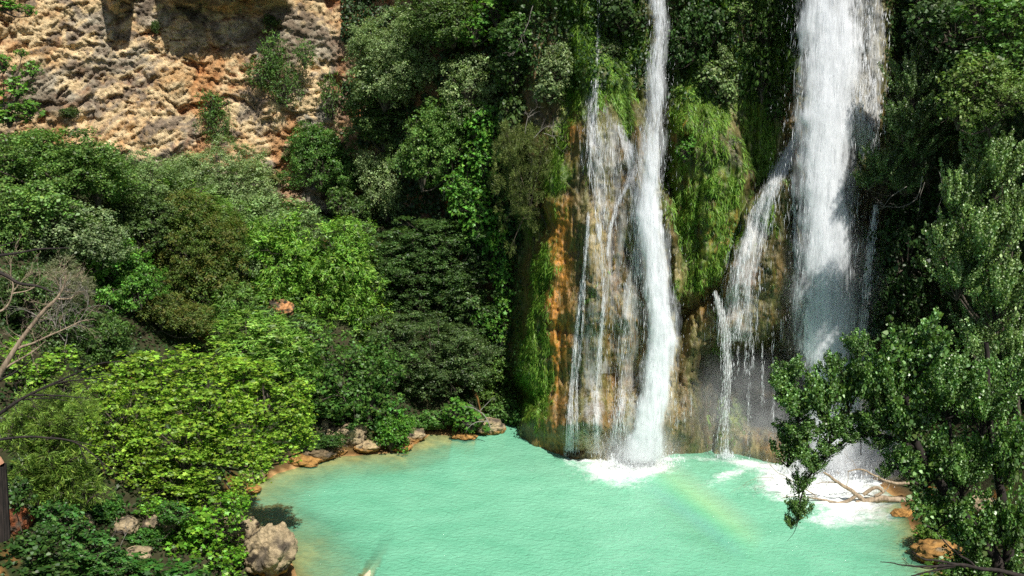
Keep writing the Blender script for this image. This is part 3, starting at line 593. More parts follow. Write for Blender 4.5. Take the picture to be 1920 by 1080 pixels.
# ------------------------------------------------------------------ falls
def ribbon(path, parent, name, mat, dens, seed, layers=2, mode='free', Y=None, lift=0.15, edge=0.9, ncol=15, wscale=1.0, bulge=0.5):
    """a curtain of falling water following (px, py, width_px) stations; several curved layers at different depth"""
    path = np.array(path, float); n = int(max(10, (path[-1, 1]-path[0, 1])/5)); py = np.linspace(path[0, 1], path[-1, 1], n)
    cx = np.interp(py, path[:, 1], path[:, 0]); wd = np.interp(py, path[:, 1], path[:, 2])*wscale
    k = np.ones(5)/5; pad = lambda a: np.convolve(np.pad(a, 2, 'edge'), k, 'valid'); cx = pad(pad(cx)); wd = pad(wd)*(1 + 0.22*fbm(np.stack([py*0.022, 0*py+seed, 0*py], -1), 3, seed+9)); cx = cx + wd*0.06*fbm(np.stack([py*0.02, 0*py+seed*2, 0*py], -1), 3, seed+19)
    u = np.linspace(-1, 1, ncol); out = []
    for L in range(layers):
        PXX = cx[:, None] + u[None]*wd[:, None]/2*(1+0.10*L); PYY = np.repeat(py[:, None], ncol, 1)
        if mode == 'free': YY = np.interp(py, Y[0], Y[1])[:, None] - bulge*np.sqrt(np.clip(1-u*u, 0, 1))[None] + 0.22*L
        else:
            YY = tufa_Y(PXX, PYY, True)
            kk = np.ones(7)/7; YY = np.apply_along_axis(lambda a: np.convolve(np.pad(a, 3, 'edge'), kk, 'valid'), 0, YY)
            YY = np.minimum(YY, tufa_Y(PXX, PYY, True)) - lift - 0.06*L
        V = P(PXX, PYY, YY); V = V + 0.10*fbm(V*np.array([1.6, 1.6, 0.9])+seed*3+L*11, 3, seed)[..., None]*np.array([0.6, 1, 0])
        V[..., 2] = np.maximum(V[..., 2], -0.15)
        prof = np.clip(1-np.abs(u)**2.2, 0, 1)[None]**0.6
        dn = np.interp(py, dens[0], dens[1])[:, None]
        d = dn*prof + 0.42*fbm(np.stack([PXX*0.11, PYY*0.014, 0*PXX+seed+5*L], -1), 4, seed+2) - 0.07*L
        if mode == 'free': d = d - 0.75*S(0.9, 0.0, V[..., 2])*(path[-1, 1] > 860)
        d = d*S(-1.001, -0.9, u)[None]*S(1.001, 0.9, u)[None]
        me = grid_mesh(name, V, {'dens': np.repeat(np.clip(d, 0, 1.5)[..., None], 3, 2)})
        out.append(link(name, me, parent, mat))
    return out
def slivers(path, parent, n, seed, mode='free', Y=None, size=(0.025, 0.35), spread=1.0, lift=0.25, dens=None, centre=0.55, thick=0.5, name='spray_drops'):
    r = np.random.default_rng(seed); path = np.array(path, float)
    py = r.uniform(path[0, 1], path[-1, 1], n)
    if dens is not None:
        keep = r.random(n) < np.interp(py, dens[0], dens[1]); py = py[keep]; n = len(py)
    cx = np.interp(py, path[:, 1], path[:, 0]); wd = np.interp(py, path[:, 1], path[:, 2])
    # bunched strands across the width
    strand = r.normal(0, centre, n)*spread
    strand = strand + 0.22*vnoise(np.stack([strand*7, py*0.03, 0*py+seed], -1), seed)
    ppx = cx + strand*wd/2
    if mode == 'free': YY = np.interp(py, Y[0], Y[1]) - r.uniform(-thick*0.4, thick*1.2, n)
    else: YY = tufa_Y(ppx, py, True) - lift*r.uniform(0.4, 1.6, n)
    p = P(ppx, py, YY); p = p[p[:, 2] > 0.1]; n = len(p)
    w = size[0]*r.lognormal(0, 0.5, n)[:, None]; h = size[1]*r.lognormal(0, 0.6, n)[:, None]
    a = r.uniform(0, math.pi, n); sx = np.stack([np.cos(a), np.sin(a), 0*a], -1)
    dn = nrm(np.stack([r.normal(0, .10, n), r.normal(0, .10, n), -np.ones(n)], -1))
    v = np.stack([p - sx*w*0.5, p + dn*h*0.6, p + sx*w*0.5, p - dn*h*0.4], 1).reshape(-1, 3)
    v[:, 2] = np.maximum(v[:, 2], 0.0)
    me = raw_mesh(name, v, np.arange(4*n), np.full(n, 4)); link(name, me, parent, DROPS, 'stuff')

# centre fall
t = thing('waterfall', 'tall slender white waterfall in the middle, plunging in front of the brown buttress', 'waterfall', P(1205, 862, 59.6))
def rel(t):   # children keep world coordinates
    for o in list(t.children): o.matrix_parent_inverse = Matrix.Translation(-t.location)
Pm = [(1233, -240, 26), (1232, 0, 28), (1237, 60, 26), (1229, 130, 36), (1232, 190, 32), (1224, 260, 44), (1222, 330, 42), (1218, 400, 54), (1226, 470, 48), (1233, 560, 52), (1241, 630, 56), (1230, 720, 62), (1213, 800, 70), (1203, 868, 92)]
Yc = ([-240, 0, 300, 600, 800, 868], [61.2, 61.0, 60.0, 59.3, 58.9, 59.1])
ribbon(Pm, t, 'water_curtain', FALLS, ([-240, 0, 150, 280, 400, 868], [0.50, 0.54, 0.64, 0.80, 1.08, 1.12]), 3, 3, Y=Yc)
slivers(Pm, t, 7000, 31, Y=Yc, size=(0.014, 0.34), dens=([-240, 0, 868], [0.3, 1, 1]), centre=0.45)
slivers(Pm, t, 5000, 32, Y=Yc, size=(0.008, 0.12), spread=1.6)
ribbon([(a, b, c*1.5) for a, b, c in Pm], t, 'water_veil', MISTY, ([-240, 0, 300, 500, 868], [0.85, 0.88, 0.92, 0.85, 0.9]), 5, 2, Y=Yc, bulge=0.9, ncol=17)
rel(t)
# left streams over the buttress
def cascade(label, strands, seed, name='side_stream'):
    first = strands[0][0]; t = thing('cascade', label, 'waterfall', P(first[-1][0], first[-1][1], float(tufa_Y(first[-1][0], min(first[-1][1], 850)))))
    for i, (path, den, nd) in enumerate(strands):
        ribbon(path, t, name, FILM, den if isinstance(den, tuple) else ([-999, 999], [den, den]), seed+i*3, 1, 'rock', ncol=9, lift=0.10)
        if nd: slivers(path, t, nd, seed+50+i, 'rock', size=(0.010, 0.40), lift=0.22)
    rel(t)
cascade('thin white stream sliding down the mossy left buttress from its pointed top',
        [([(1118, 150, 12), (1110, 200, 28), (1118, 280, 46), (1126, 360, 40), (1130, 430, 24)], 0.72, 1300),
         ([(1135, 200, 20), (1150, 260, 40), (1160, 330, 40)], 0.75, 160),
         ([(1112, 200, 8), (1108, 280, 10), (1104, 330, 8)], 0.85, 200),
         ([(1122, 420, 14), (1132, 480, 12), (1134, 540, 12), (1128, 620, 10), (1120, 720, 12), (1118, 850, 14)], 0.85, 900),
         ([(1112, 440, 40), (1118, 520, 60), (1110, 640, 70), (1108, 850, 80)], 0.66, 120)], 110)
cascade('narrow bright trickle running down the ochre left side of the buttress',
        [([(1104, 400, 6), (1098, 480, 6), (1088, 560, 7), (1078, 660, 9), (1070, 760, 12), (1066, 855, 26)], 0.98, 1200),
         ([(1096, 520, 6), (1092, 620, 5), (1082, 700, 6), (1080, 855, 18)], 0.80, 400)], 130)
cascade('forked stream splitting over a rib left of the middle waterfall',
        [([(1160, 235, 16), (1178, 280, 26), (1186, 325, 18), (1172, 355, 8), (1156, 385, 7), (1144, 430, 7), (1138, 480, 6)], 0.92, 900),
         ([(1184, 320, 16), (1192, 370, 20), (1196, 430, 22), (1196, 520, 18)], 0.88, 800),
         ([(1180, 270, 20), (1200, 330, 36), (1206, 420, 40)], 0.72, 900),
         ([(1190, 470, 16), (1176, 560, 20), (1168, 660, 20), (1160, 740, 24), (1150, 858, 40)], 0.62, 500),
         ([(1168, 730, 16), (1160, 790, 22), (1152, 862, 40)], 0.95, 600)], 150)
cascade('soft sheet of fine threads sliding between the forked stream and the middle waterfall',
        [([(1200, 400, 30), (1186, 520, 60), (1180, 640, 70), (1172, 760, 80), (1168, 858, 90)], 0.72, 500),
         ([(1150, 280, 50), (1160, 400, 60), (1150, 560, 60), (1140, 700, 60)], 0.62, 200)], 190)
cascade('faint thread of water falling through dark foliage above the left buttress',
        [([(1124, -200, 6), (1124, 0, 7), (1122, 60, 8), (1119, 120, 6)], 0.66, 260)], 170)
# right fall
t = thing('waterfall', 'broad powerful white waterfall at the right, half hidden by the poplar below', 'waterfall', P(1580, 880, 58.6))
Pr = [(1558, -240, 110), (1556, 0, 118), (1558, 70, 118), (1556, 140, 116), (1552, 220, 114), (1548, 300, 108), (1548, 380, 106), (1548, 460, 104), (1548, 560, 100), (1552, 660, 100), (1572, 780, 110), (1590, 890, 150)]
Yr = ([-240, 0, 300, 600, 890], [60.6, 60.2, 59.6, 59.0, 58.2])
ribbon(Pr, t, 'water_curtain', FALLS, ([-240, 0, 100, 300, 420, 560, 640, 890], [0.92, 0.92, 1.0, 1.15, 0.98, 0.86, 1.05, 1.15]), 7, 3, Y=Yr, bulge=0.9, ncol=25)
slivers(Pr, t, 12000, 33, Y=Yr, size=(0.013, 0.38), thick=1.0, centre=0.48)
slivers(Pr, t, 7000, 34, Y=Yr, size=(0.008, 0.14), spread=1.35, thick=1.4)
ribbon([(a, b, c*1.32) for a, b, c in Pr], t, 'water_veil', MISTY, ([-240, 0, 300, 560, 868], [0.95, 0.95, 0.98, 1.0, 1.0]), 6, 2, Y=Yr, bulge=1.3, ncol=25)
Pe = [(1624, -200, 70), (1626, 0, 74), (1630, 90, 62), (1636, 160, 56), (1632, 220, 50), (1622, 290, 40)]
ribbon(Pe, t, 'water_film', FILM, ([-240, 999], [0.9, 0.85]), 9, 2, 'rock', ncol=13, lift=0.3)
slivers(Pe, t, 2500, 35, 'rock', size=(0.025, 0.3), lift=0.5)
Pf = [(1585, 120, 60), (1598, 180, 80), (1608, 230, 80), (1606, 270, 60)]
ribbon(Pf, t, 'water_film', FILM, ([-240, 999], [0.85, 0.85]), 10, 1, 'rock', ncol=13, lift=0.3)
slivers(Pf, t, 1800, 36, 'rock', size=(0.025, 0.3), lift=0.4)
rel(t)
# fan sliding off its left side over the rounded buttress
t = thing('cascade', 'veil of water fanning diagonally over the rounded brown buttress', 'waterfall', P(1365, 852, 60.4))
Pd = [(1502, 225, 12), (1492, 262, 20), (1474, 300, 30), (1452, 340, 38), (1430, 390, 48), (1410, 450, 60), (1392, 520, 72), (1380, 580, 84), (1374, 640, 90)]
ribbon(Pd, t, 'water_film', FILM, ([200, 300, 380, 500, 640], [1.05, 1.1, 1.0, 0.88, 0.78]), 12, 2, 'rock', ncol=17, lift=0.16)
slivers(Pd, t, 5200, 37, 'rock', size=(0.010, 0.36), lift=0.4, centre=0.5)
Pg = [(1448, 340, 10), (1420, 390, 12), (1400, 450, 12), (1385, 520, 14), (1372, 600, 10)]
ribbon(Pg, t, 'water_strand', FILM, ([0, 999], [0.95, 0.95]), 13, 1, 'rock', ncol=7, lift=0.28)
Ph = [(1486, 330, 6), (1490, 400, 8), (1494, 500, 10), (1496, 600, 12)]
ribbon(Ph, t, 'water_strand', FILM, ([0, 999], [0.8, 0.7]), 14, 1, 'rock', ncol=7, lift=0.2); slivers(Ph, t, 700, 38, 'rock', size=(0.02, 0.3), lift=0.3)
Pi = [(1338, 545, 12), (1352, 580, 20), (1360, 620, 22), (1364, 700, 20), (1360, 780, 20), (1358, 858, 34)]
Yi = ([545, 600, 860], [60.7, 60.2, 59.9])
ribbon(Pi, t, 'water_strand', FILM, ([540, 600, 700, 860], [0.8, 0.95, 0.7, 0.5]), 15, 1, Y=Yi, bulge=0.15, ncol=9); slivers(Pi, t, 2400, 39, Y=Yi, size=(0.014, 0.22), thick=0.4, dens=([540, 640, 860], [0.3, 1, 0.7]))
for i, (x, y0, y1, nn) in enumerate([(1398, 640, 700, 80), (1412, 640, 690, 70), (1430, 640, 760, 130), (1384, 650, 700, 60), (1466, 600, 640, 50), (1450, 610, 820, 140), (1268, 745, 800, 60), (1282, 742, 790, 60), (1296, 738, 780, 50), (1490, 560, 640, 60), (1404, 640, 860, 150)]):
    slivers([(x, y0, 5), (x, y1, 7)], t, nn, 300+i, Y=([0, 900], [60.3, 60.0]), size=(0.010, 0.28), thick=0.2, name='drip')
rel(t)
t = thing('waterfall', 'faint bluish side fall in the shade right of the broad waterfall', 'waterfall', P(1612, 860, 60))
Pj = [(1642, 385, 8), (1636, 430, 14), (1628, 520, 22), (1618, 640, 34), (1614, 740, 44)]
ribbon(Pj, t, 'water_film', FALLS, ([0, 400, 600, 740], [0.7, 0.78, 0.6, 0.5]), 16, 2, Y=([0, 900], [61.2, 60.3]), bulge=0.2, ncol=11)
slivers(Pj, t, 1200, 40, Y=([0, 900], [61.2, 60.3]), size=(0.02, 0.3), thick=0.6)
rel(t)
# bursts of drops where the falls strike the pool
def splash(px, py, rx, h, n, seed, label, dY=0.0):
    r = np.random.default_rng(seed); c = PZ(px, py); c[1] += dY; a = r.uniform(0, 2*math.pi, n); q = np.abs(r.normal(0, 0.55, n)); z = h*r.exponential(0.35, n)*np.exp(-q)
    p = c + np.stack([rx*q*np.cos(a), rx*0.6*q*np.sin(a), z], -1); w = 0.022*r.lognormal(0, 0.6, n)[:, None]; d = rdir0(r, n)*w; e = np.stack([0*a, 0*a, np.ones(n)], -1)*w*1.6
    v = np.stack([p-d, p-e, p+d, p+e], 1).reshape(-1, 3); v[:, 2] += 0.03; tag(link('splash_drops', raw_mesh('splash_drops', v, np.arange(4*n), np.full(n, 4)), None, DROPS, 'stuff'), label, 'splash')
def rdir0(r, n): return nrm(r.normal(0, 1, (n, 3)))
splash(1203, 868, 1.9, 1.8, 6000, 401, 'white drops bursting up where the middle waterfall strikes the pool')
splash(1575, 888, 3.2, 2.4, 9000, 402, 'white drops bursting up at the foot of the broad waterfall')
splash(1362, 858, 0.8, 0.5, 700, 403, 'small drops at the foot of the diagonal veil')
#@@PART3

# ------------------------------------------------------------------ foliage
def quad_leaf(w, droop=0.12): return np.array([[0, 0, 0], [w*0.5, 0.42, droop], [0, 1, -0.05], [-w*0.5, 0.42, droop]])
def lobed_leaf():
    a = np.radians([-90, -38, -14, 14, 38, 62, 90, 118, 142, 166, 194, 218]); r = np.array([0.16, 0.50, 0.30, 0.60, 0.34, 0.36, 0.72, 0.36, 0.34, 0.60, 0.30, 0.50])*0.95
    x = r*np.cos(a); y = r*np.sin(a)+0.2
    return np.stack([x, y, 0.22*np.abs(x)-0.1*y*y], -1)
TEMPL = {'small': quad_leaf(0.62), 'narrow': quad_leaf(0.28, 0.05), 'fine': quad_leaf(0.12, 0.02), 'lobed': lobed_leaf(),
         'poplar': np.array([[0, 0, 0], [0.42, 0.28, 0.10], [0.26, 0.72, 0.05], [0, 1, -0.05], [-0.26, 0.72, 0.05], [-0.42, 0.28, 0.10]])}
def leaves_mesh(name, pos, nor, size, templ, r, tint, along=None, jitter=0.0):
    T = TEMPL[templ]; K = len(T); n = len(pos)
    nor = nrm(nor); ref = r.normal(0, 1, (n, 3)) if along is None else along
    t = nrm(ref - (ref*nor).sum(1, keepdims=True)*nor); bt = np.cross(nor, t)
    sz = size*r.lognormal(0, 0.22, n)
    v = pos[:, None] + sz[:, None, None]*(T[None, :, 0:1]*bt[:, None] + (T[None, :, 1:2]-0.4)*t[:, None] + T[None, :, 2:3]*nor[:, None])
    return raw_mesh(name, v.reshape(-1, 3), np.arange(n*K), np.full(n, K), {'tint': np.repeat(tint, K, 0)})
def rdir(r, n): return nrm(r.normal(0, 1, (n, 3)))
#        template leafsize(m) coverage clumpr  up-bias flatten  leaf normal spread
KINDS = {'holm':   ('small', 0.125, 1.9, 0.82, 0.55, 0.85, 0.75), 'oak': ('small', 0.14, 1.9, 0.95, 0.45, 0.75, 0.75),
         'ash':    ('narrow', 0.24, 1.8, 0.72, 0.5, 1.05, 0.8), 'elm': ('small', 0.125, 1.9, 0.62, 0.6, 0.62, 0.7),
         'fig':    ('lobed', 0.23, 1.6, 0.50, 0.6, 0.85, 0.6), 'plane': ('lobed', 0.155, 1.35, 0.50, 0.6, 0.60, 0.8),
         'fine':   ('fine', 0.22, 1.4, 0.6, 0.4, 1.1, 0.9), 'ivy': ('poplar', 0.17, 1.9, 0.42, 0.3, 1.0, 0.6),
         'bush':   ('small', 0.13, 2.4, 0.35, 0.5, 0.9, 0.7), 'poplar': ('poplar', 0.088, 1.6, 0.45, 0.3, 1.5, 0.9), 'sprig': ('narrow', 0.22, 0.75, 0.35, 0.4, 1.0, 0.9)}
RC = [1.0, 2.0, 3.6]
CACHE = {}
def blob(kind, cls, var):
    key = (kind, cls, var)
    if key in CACHE: return CACHE[key]
    templ, ls, cov, rc, upb, flat, spread = KINDS[kind]; R = RC[cls]
    r = np.random.default_rng(abs(hash(kind)) % 1 + sum(map(ord, kind))*13 + cls*101 + var*977)
    rc = min(rc, R*0.36)
    area = {'small': 0.31, 'narrow': 0.14, 'fine': 0.06, 'lobed': 0.62, 'poplar': 0.5}[templ]*ls*ls
    n = int(min(cov*4*math.pi*R*R/area*0.55, 42000)); n = int(n*{'small': 0.8, 'poplar': 1.0}.get(templ, 1))
    tb = Tubes()
    if kind == 'poplar':
        ns = int(10*R*R)+14; tops = []
        per = n//ns; pos = []; al = []; cl = []
        for i in range(ns):
            d = rdir(r, 1)[0]; s0 = d*np.array([0.55, 0.55, 0.35])*R*r.uniform(0.1, 1); s0[2] -= 0.45*R
            L = R*r.uniform(0.5, 1.15); e = s0 + nrm(np.array([d[0]*0.7, d[1]*0.7, 0.9]) + r.normal(0, 0.25, 3))*L
            e = e*min(1, R*1.22/np.linalg.norm(e)); mid = (s0+e)/2 + r.normal(0, .06, 3)*R
            pts = curve_pts([s0, mid, e], 6); tb.add(pts, np.linspace(0.022, 0.006, 6), 4)
            if i % 3 == 0: tb.add(curve_pts([np.array([0, 0, -0.9*R]), s0*0.5+np.array([0, 0, -0.45*R]), s0], 5), [0.045, 0.04, 0.035, 0.03, 0.022], 4)
            tt = r.uniform(0, 1, per); q = curve_pts([s0, mid, e], 24)[(tt*23).astype(int)]
            o = rdir(r, per)*(0.10 + 0.17*(1-tt[:, None]))*r.uniform(0.3, 1.2, (per, 1))
            pos.append(q+o); al.append(o); cl.append(np.full(per, r.random()))
        pos = np.concatenate(pos); o = np.concatenate(al); cl = np.concatenate(cl); nor = nrm(o)*0.5 + rdir(r, len(pos))*0.9 + np.array([0, 0, 0.2])
        along = None
    else:
        nc = max(6, int(4.2*(R/rc)**2*0.8)); cand = rdir(r, nc*5)
        cand = cand[cand[:, 2] > r.uniform(-1.3, 0.4, len(cand))]
        ch = [cand[0]]
        for c_ in cand:
            if min(np.linalg.norm(np.array(ch)-c_, axis=1)) > 1.45*rc/R: ch.append(c_)
            if len(ch) >= nc: break
        ch = np.array(ch); rad = R - rc*0.8
        rr = rad*(1 + 0.38*fbm(ch*1.6 + cls*5+var*3, 2, 7+var))*r.uniform(0.62, 1.14, len(ch))
        cc = ch*rr[:, None]
        cc[::5] *= r.uniform(1.12, 1.32, (len(cc[::5]), 1)); inner = rdir(r, len(ch)//2)*R*r.uniform(0.2, 0.65, (len(ch)//2, 1)); cc = np.concatenate([cc, inner]); ch = np.concatenate([ch, nrm(inner)])
        crad = rc*r.uniform(0.7, 1.35, len(cc)); w = crad**2; idx = r.choice(len(cc), n, p=w/w.sum())
        # sub clumps
        nsub = 16; sd = rdir(r, len(cc)*nsub).reshape(len(cc), nsub, 3) + ch[:, None]*0.45 + np.array([0, 0, upb*0.7]); sd = nrm(sd)
        k = r.integers(0, nsub, n); base = cc[idx] + sd[idx, k]*(crad[idx]*r.uniform(0.55, 1.0, n))[:, None]*np.array([1, 1, flat])
        o = rdir(r, n)*(crad[idx]*0.30*r.uniform(0.2, 1.2, n))[:, None]*np.array([1, 1, flat])
        pos = base + o
        nor = nrm(sd[idx, k]*0.7 + np.array([0, 0, upb]) + rdir(r, n)*spread)
        along = nrm(sd[idx, k] + rdir(r, n)*0.5) if templ in ('fine', 'narrow') else None
        if templ == 'fine': nor = rdir(r, n)
        cl = _h(idx, k//3, idx*0, 5)
        for c_ in cc[::max(1, len(cc)//26)]:
            b0 = np.array([0, 0, -0.85*R]); mid = np.array([c_[0]*0.35, c_[1]*0.35, -0.25*R + c_[2]*0.3]) + r.normal(0, 0.05*R, 3)
            tb.add(curve_pts([b0, mid, c_], 7), np.linspace(0.028*R+0.012, 0.012, 7), 5)
            for _ in range(3):
                e = c_ + rdir(r, 1)[0]*rc*0.9; tb.add(curve_pts([mid*0.3+c_*0.7, e], 3), [0.014, 0.01, 0.005], 3)
    tint = np.stack([r.random(len(pos)), cl, r.random(len(pos))**2, np.ones(len(pos))], -1)
    me = leaves_mesh(kind+'_crown', pos, nor, ls, templ, r, tint, along)
    br = tb.mesh(kind+'_twigs')
    CACHE[key] = (me, br); return CACHE[key]

PAL = {'holm': (0.105, 0.150, 0.060), 'oak': (0.060, 0.120, 0.028), 'ash': (0.095, 0.200, 0.030), 'elm': (0.050, 0.088, 0.024), 'fig': (0.080, 0.190, 0.030),
       'sprig': (0.08, 0.16, 0.04), 'plane': (0.138, 0.245, 0.026), 'fine': (0.095, 0.150, 0.035), 'ivy': (0.065, 0.130, 0.030), 'bush': (0.060, 0.150, 0.020), 'poplar': (0.085, 0.135, 0.040)}
BRIGHT = {'sprig': 1.3, 'holm': 1.95, 'oak': 1.85, 'ash': 1.65, 'elm': 1.55, 'fig': 1.55, 'plane': 1.42, 'fine': 1.6, 'ivy': 1.55, 'bush': 1.6, 'poplar': 1.7}
vr = random.Random(5)
BS = {'plane': 1.12, 'poplar': 1.2, 'ivy': 1.15, 'fine': 1.2, 'bush': 1.15}
def plant(kind, name, label, blobs, Y=None, col=None, root=None, cat='tree', group=None, bark=None, mat=None, gain=1.0, part='crown', scale=None, limbs=True):
    """a tree or shrub: leaf crowns at (px, py, w, h[, dY]) in photo pixels, carried by a trunk that starts at the ground or the rock"""
    bs = BS.get(kind, 1.28) if scale is None else scale; blobs = [(b[0], b[1], b[2]*bs, b[3]*bs) + tuple(b[4:]) for b in blobs]; b0 = blobs[0]; base_px, base_py = (root[0], root[1]) if root else (sum(b[0] for b in blobs[:2])/len(blobs[:2]), max(b[1]+b[3]*0.42 for b in blobs))
    if Y is None:
        Yr_ = surf_Y(b0[0], b0[1]+b0[3]*0.30); Y = Yr_ - 0.22*b0[2]*mpp(Yr_)
        rootp = P(base_px, base_py, Y)
        gz = float(ground_h(rootp[0], Y))
        if name == 'cliff_shrub' or b0[0] > 560 or rootp[2]-gz > 6 or gz > rootp[2]: rootp = P(b0[0], b0[1]+b0[3]*0.45, surf_Y(b0[0], b0[1]+b0[3]*0.45)+0.1)
        else: rootp = np.array([rootp[0], Y, gz-0.1])
    else:
        Yroot = root[2] if root and len(root) > 2 else Y
        rootp = P(base_px, base_py, Yroot)
        gz = float(ground_h(rootp[0], rootp[1])); 
        if not (root and len(root) > 2): rootp = np.array([rootp[0], rootp[1], min(rootp[2], max(gz, 0.0))-0.1 if rootp[2] > gz-3 else rootp[2]])
    t = thing(name, label, cat, rootp, group); off = np.array(rootp)
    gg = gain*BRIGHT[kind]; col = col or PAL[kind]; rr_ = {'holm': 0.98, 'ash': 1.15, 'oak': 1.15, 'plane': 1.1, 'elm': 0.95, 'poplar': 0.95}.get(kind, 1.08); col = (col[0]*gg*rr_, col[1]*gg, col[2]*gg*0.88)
    bm = bark or BARK; mt = mat or (LEAF_GLOSSY if kind == 'poplar' else LEAF)
    for i, b in enumerate(blobs):
        dY = b[4] if len(b) > 4 else 0; yy = Y + dY; k = mpp(yy, b[1]); c = P(b[0], b[1], yy)
        rx, rz = b[2]*k/2, b[3]*k/2; ry = 0.5*(rx+rz)*0.9; R = (rx*ry*rz)**(1/3)
        cls = int(np.argmin([abs(math.log(R/q)) for q in RC])); me, br = blob(kind, cls, vr.randint(0, 1) if cls < 2 else 0)
        o = link(part, me, t, mt); o.location = c-off; rz_a = vr.uniform(0, 6.28)
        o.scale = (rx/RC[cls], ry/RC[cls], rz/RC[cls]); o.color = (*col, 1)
        # spin inside the scaled frame: rotation only by right angles keeps the outline
        o.rotation_euler = (0, 0, 0)
        q = vr.choice([0, math.pi]); o.rotation_euler.z = q
        if not me.materials: me.materials.append(mt)
        o.material_slots[0].link = 'OBJECT'; o.material_slots[0].material = mt
        o2 = link('branches', br, t, bm); o2.location = o.location; o2.scale = o.scale; o2.rotation_euler = o.rotation_euler
        o2.material_slots[0].link = 'OBJECT'; o2.material_slots[0].material = bm
    tb = Tubes(); R0 = max(0.05, 0.03*max(b[2] for b in blobs)*mpp(Y)); hub = P(b0[0], b0[1]+b0[3]*0.42, Y + (b0[4] if len(b0) > 4 else 0)) - off
    L = np.linalg.norm(hub)
    tb.add(curve_pts([np.zeros(3), hub*0.5 + np.array([vr.uniform(-.08, .08)*L, 0, 0.05*L]), hub], 8) if L > 0.2 else curve_pts([[0, 0, -0.3], [0, 0, 0.3]], 3), np.linspace(R0, R0*0.6, 8) if L > 0.2 else R0, 8)
    link('trunk', tb.mesh('trunk'), t, bm)
    for b in (blobs[1:] if limbs else []):
        e = P(b[0], b[1]+b[3]*0.42, Y + (b[4] if len(b) > 4 else 0)) - off; s = hub*0.75; m_ = (s+e)/2 + np.array([0, 0, -0.12*np.linalg.norm(e-s)])
        tb = Tubes(); tb.add(curve_pts([s, m_, e], 8), np.linspace(R0*0.55, R0*0.25, 8), 6); link('limb', tb.mesh('limb'), t, bm)
    return t

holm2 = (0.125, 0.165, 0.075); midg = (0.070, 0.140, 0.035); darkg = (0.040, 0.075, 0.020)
# --- row along the foot of the limestone cliff, left to right
plant('oak', 'oak_tree', 'broad domed dark green tree at the foot of the cliff, furthest left', [(110, 325, 230, 150), (40, 310, 140, 110, 1), (180, 335, 110, 100, 0.5)])
plant('holm', 'holm_oak', 'grey green oak with tufted crown right of the broad domed tree', [(285, 355, 150, 110), (225, 360, 90, 80)])
plant('holm', 'holm_oak', 'large grey green oak below the middle of the orange cliff', [(410, 340, 160, 120), (345, 345, 100, 90), (465, 375, 100, 80)], col=holm2)
plant('holm', 'holm_oak', 'grey green oak spreading right, under the pale grey rib of the cliff', [(515, 420, 130, 90), (560, 450, 80, 80), (455, 425, 100, 90)])
plant('sprig', 'cliff_shrub', 'upright bright green shrub standing against the middle of the orange cliff', [(398, 200, 46, 60), (405, 238, 56, 60)], col=midg, cat='shrub', scale=1.25)
plant('sprig', 'cliff_shrub', 'loose green shrub high on the grey rib of the cliff', [(530, 150, 66, 84), (488, 140, 46, 50), (510, 100, 44, 60), (570, 105, 36, 46)], cat='shrub', col=midg, scale=1.25)
plant('sprig', 'cliff_shrub', 'thin small shrub on the pale cliff beside the tufted cliff oak', [(622, 185, 36, 70)], cat='shrub', col=midg, scale=1.25)
plant('bush', 'cliff_shrub', 'tiny rounded shrub on the orange cliff above the domed tree', [(130, 212, 36, 22)], cat='shrub', col=darkg)
plant('bush', 'cliff_shrub', 'tiny dark tuft high in the middle of the orange cliff', [(292, 52, 14, 30)], cat='shrub', col=darkg)
plant('bush', 'cliff_shrub', 'small dark tuft in the shadow high on the cliff near the grey rib', [(508, 42, 30, 30)], cat='shrub', col=darkg)
plant('oak', 'oak_tree', 'dense dark green round tree at the right end of the cliff', [(605, 305, 120, 115), (590, 270, 80, 70), (640, 330, 70, 80)], col=(0.045, 0.105, 0.022))
plant('bush', 'shrub', 'olive shrub with dry stems on the bare pale slope below the grey rib', [(480, 318, 50, 30), (520, 335, 44, 30)], cat='shrub', col=(0.10, 0.12, 0.04))
# --- the tree covered wall between the cliff and the falls
plant('holm', 'holm_oak', 'tall tufted grey green oak leaning out from the cliff at upper middle', [(745, 110, 150, 130), (700, 95, 76, 70), (790, 75, 90, 80), (820, 130, 80, 90), (720, 160, 110, 90), (775, 40, 50, 50)], col=holm2)
plant('holm', 'holm_oak', 'smaller tufted grey green oak just right of the tall leaning one', [(880, 160, 90, 100), (915, 185, 50, 60)], col=holm2)
plant('holm', 'holm_oak', 'grey green oak low on the dark wall above the dark elm', [(725, 360, 80, 100), (700, 310, 60, 60), (745, 390, 60, 50)], col=holm2)
plant('oak', 'oak_tree', 'mid green tree hanging on the dark wall left of the bright fig vines', [(830, 270, 110, 130), (790, 300, 90, 110), (850, 210, 80, 80), (810, 230, 60, 60)], col=midg)
plant('oak', 'oak_tree', 'shaded tree below the tall leaning oak on the dark wall', [(720, 240, 110, 80), (760, 270, 80, 80), (690, 210, 70, 80)], col=(0.055, 0.10, 0.03))
plant('fig', 'fig_tree', 'bright broad leaved fig on the dark wall, upper one of the two', [(920, 240, 70, 100), (905, 290, 70, 80)], cat='tree')
plant('fig', 'fig_tree', 'bright broad leaved fig cascading down the dark wall to the elm, lower of the two', [(895, 390, 90, 110), (930, 440, 60, 110), (860, 350, 60, 70)])
plant('ivy', 'shrub', 'pale leaved shrub beside the mossy top of the left buttress', [(1045, 130, 70, 80), (1030, 170, 60, 50)], cat='shrub', col=(0.12, 0.17, 0.08))
plant('fine', 'broom_bush', 'large wispy grey green bush with dead twigs left of the ochre buttress', [(990, 330, 110, 170), (965, 280, 60, 80), (1010, 400, 80, 70), (1025, 300, 50, 90)], cat='bush', col=(0.085, 0.115, 0.035), mat=LEAF)
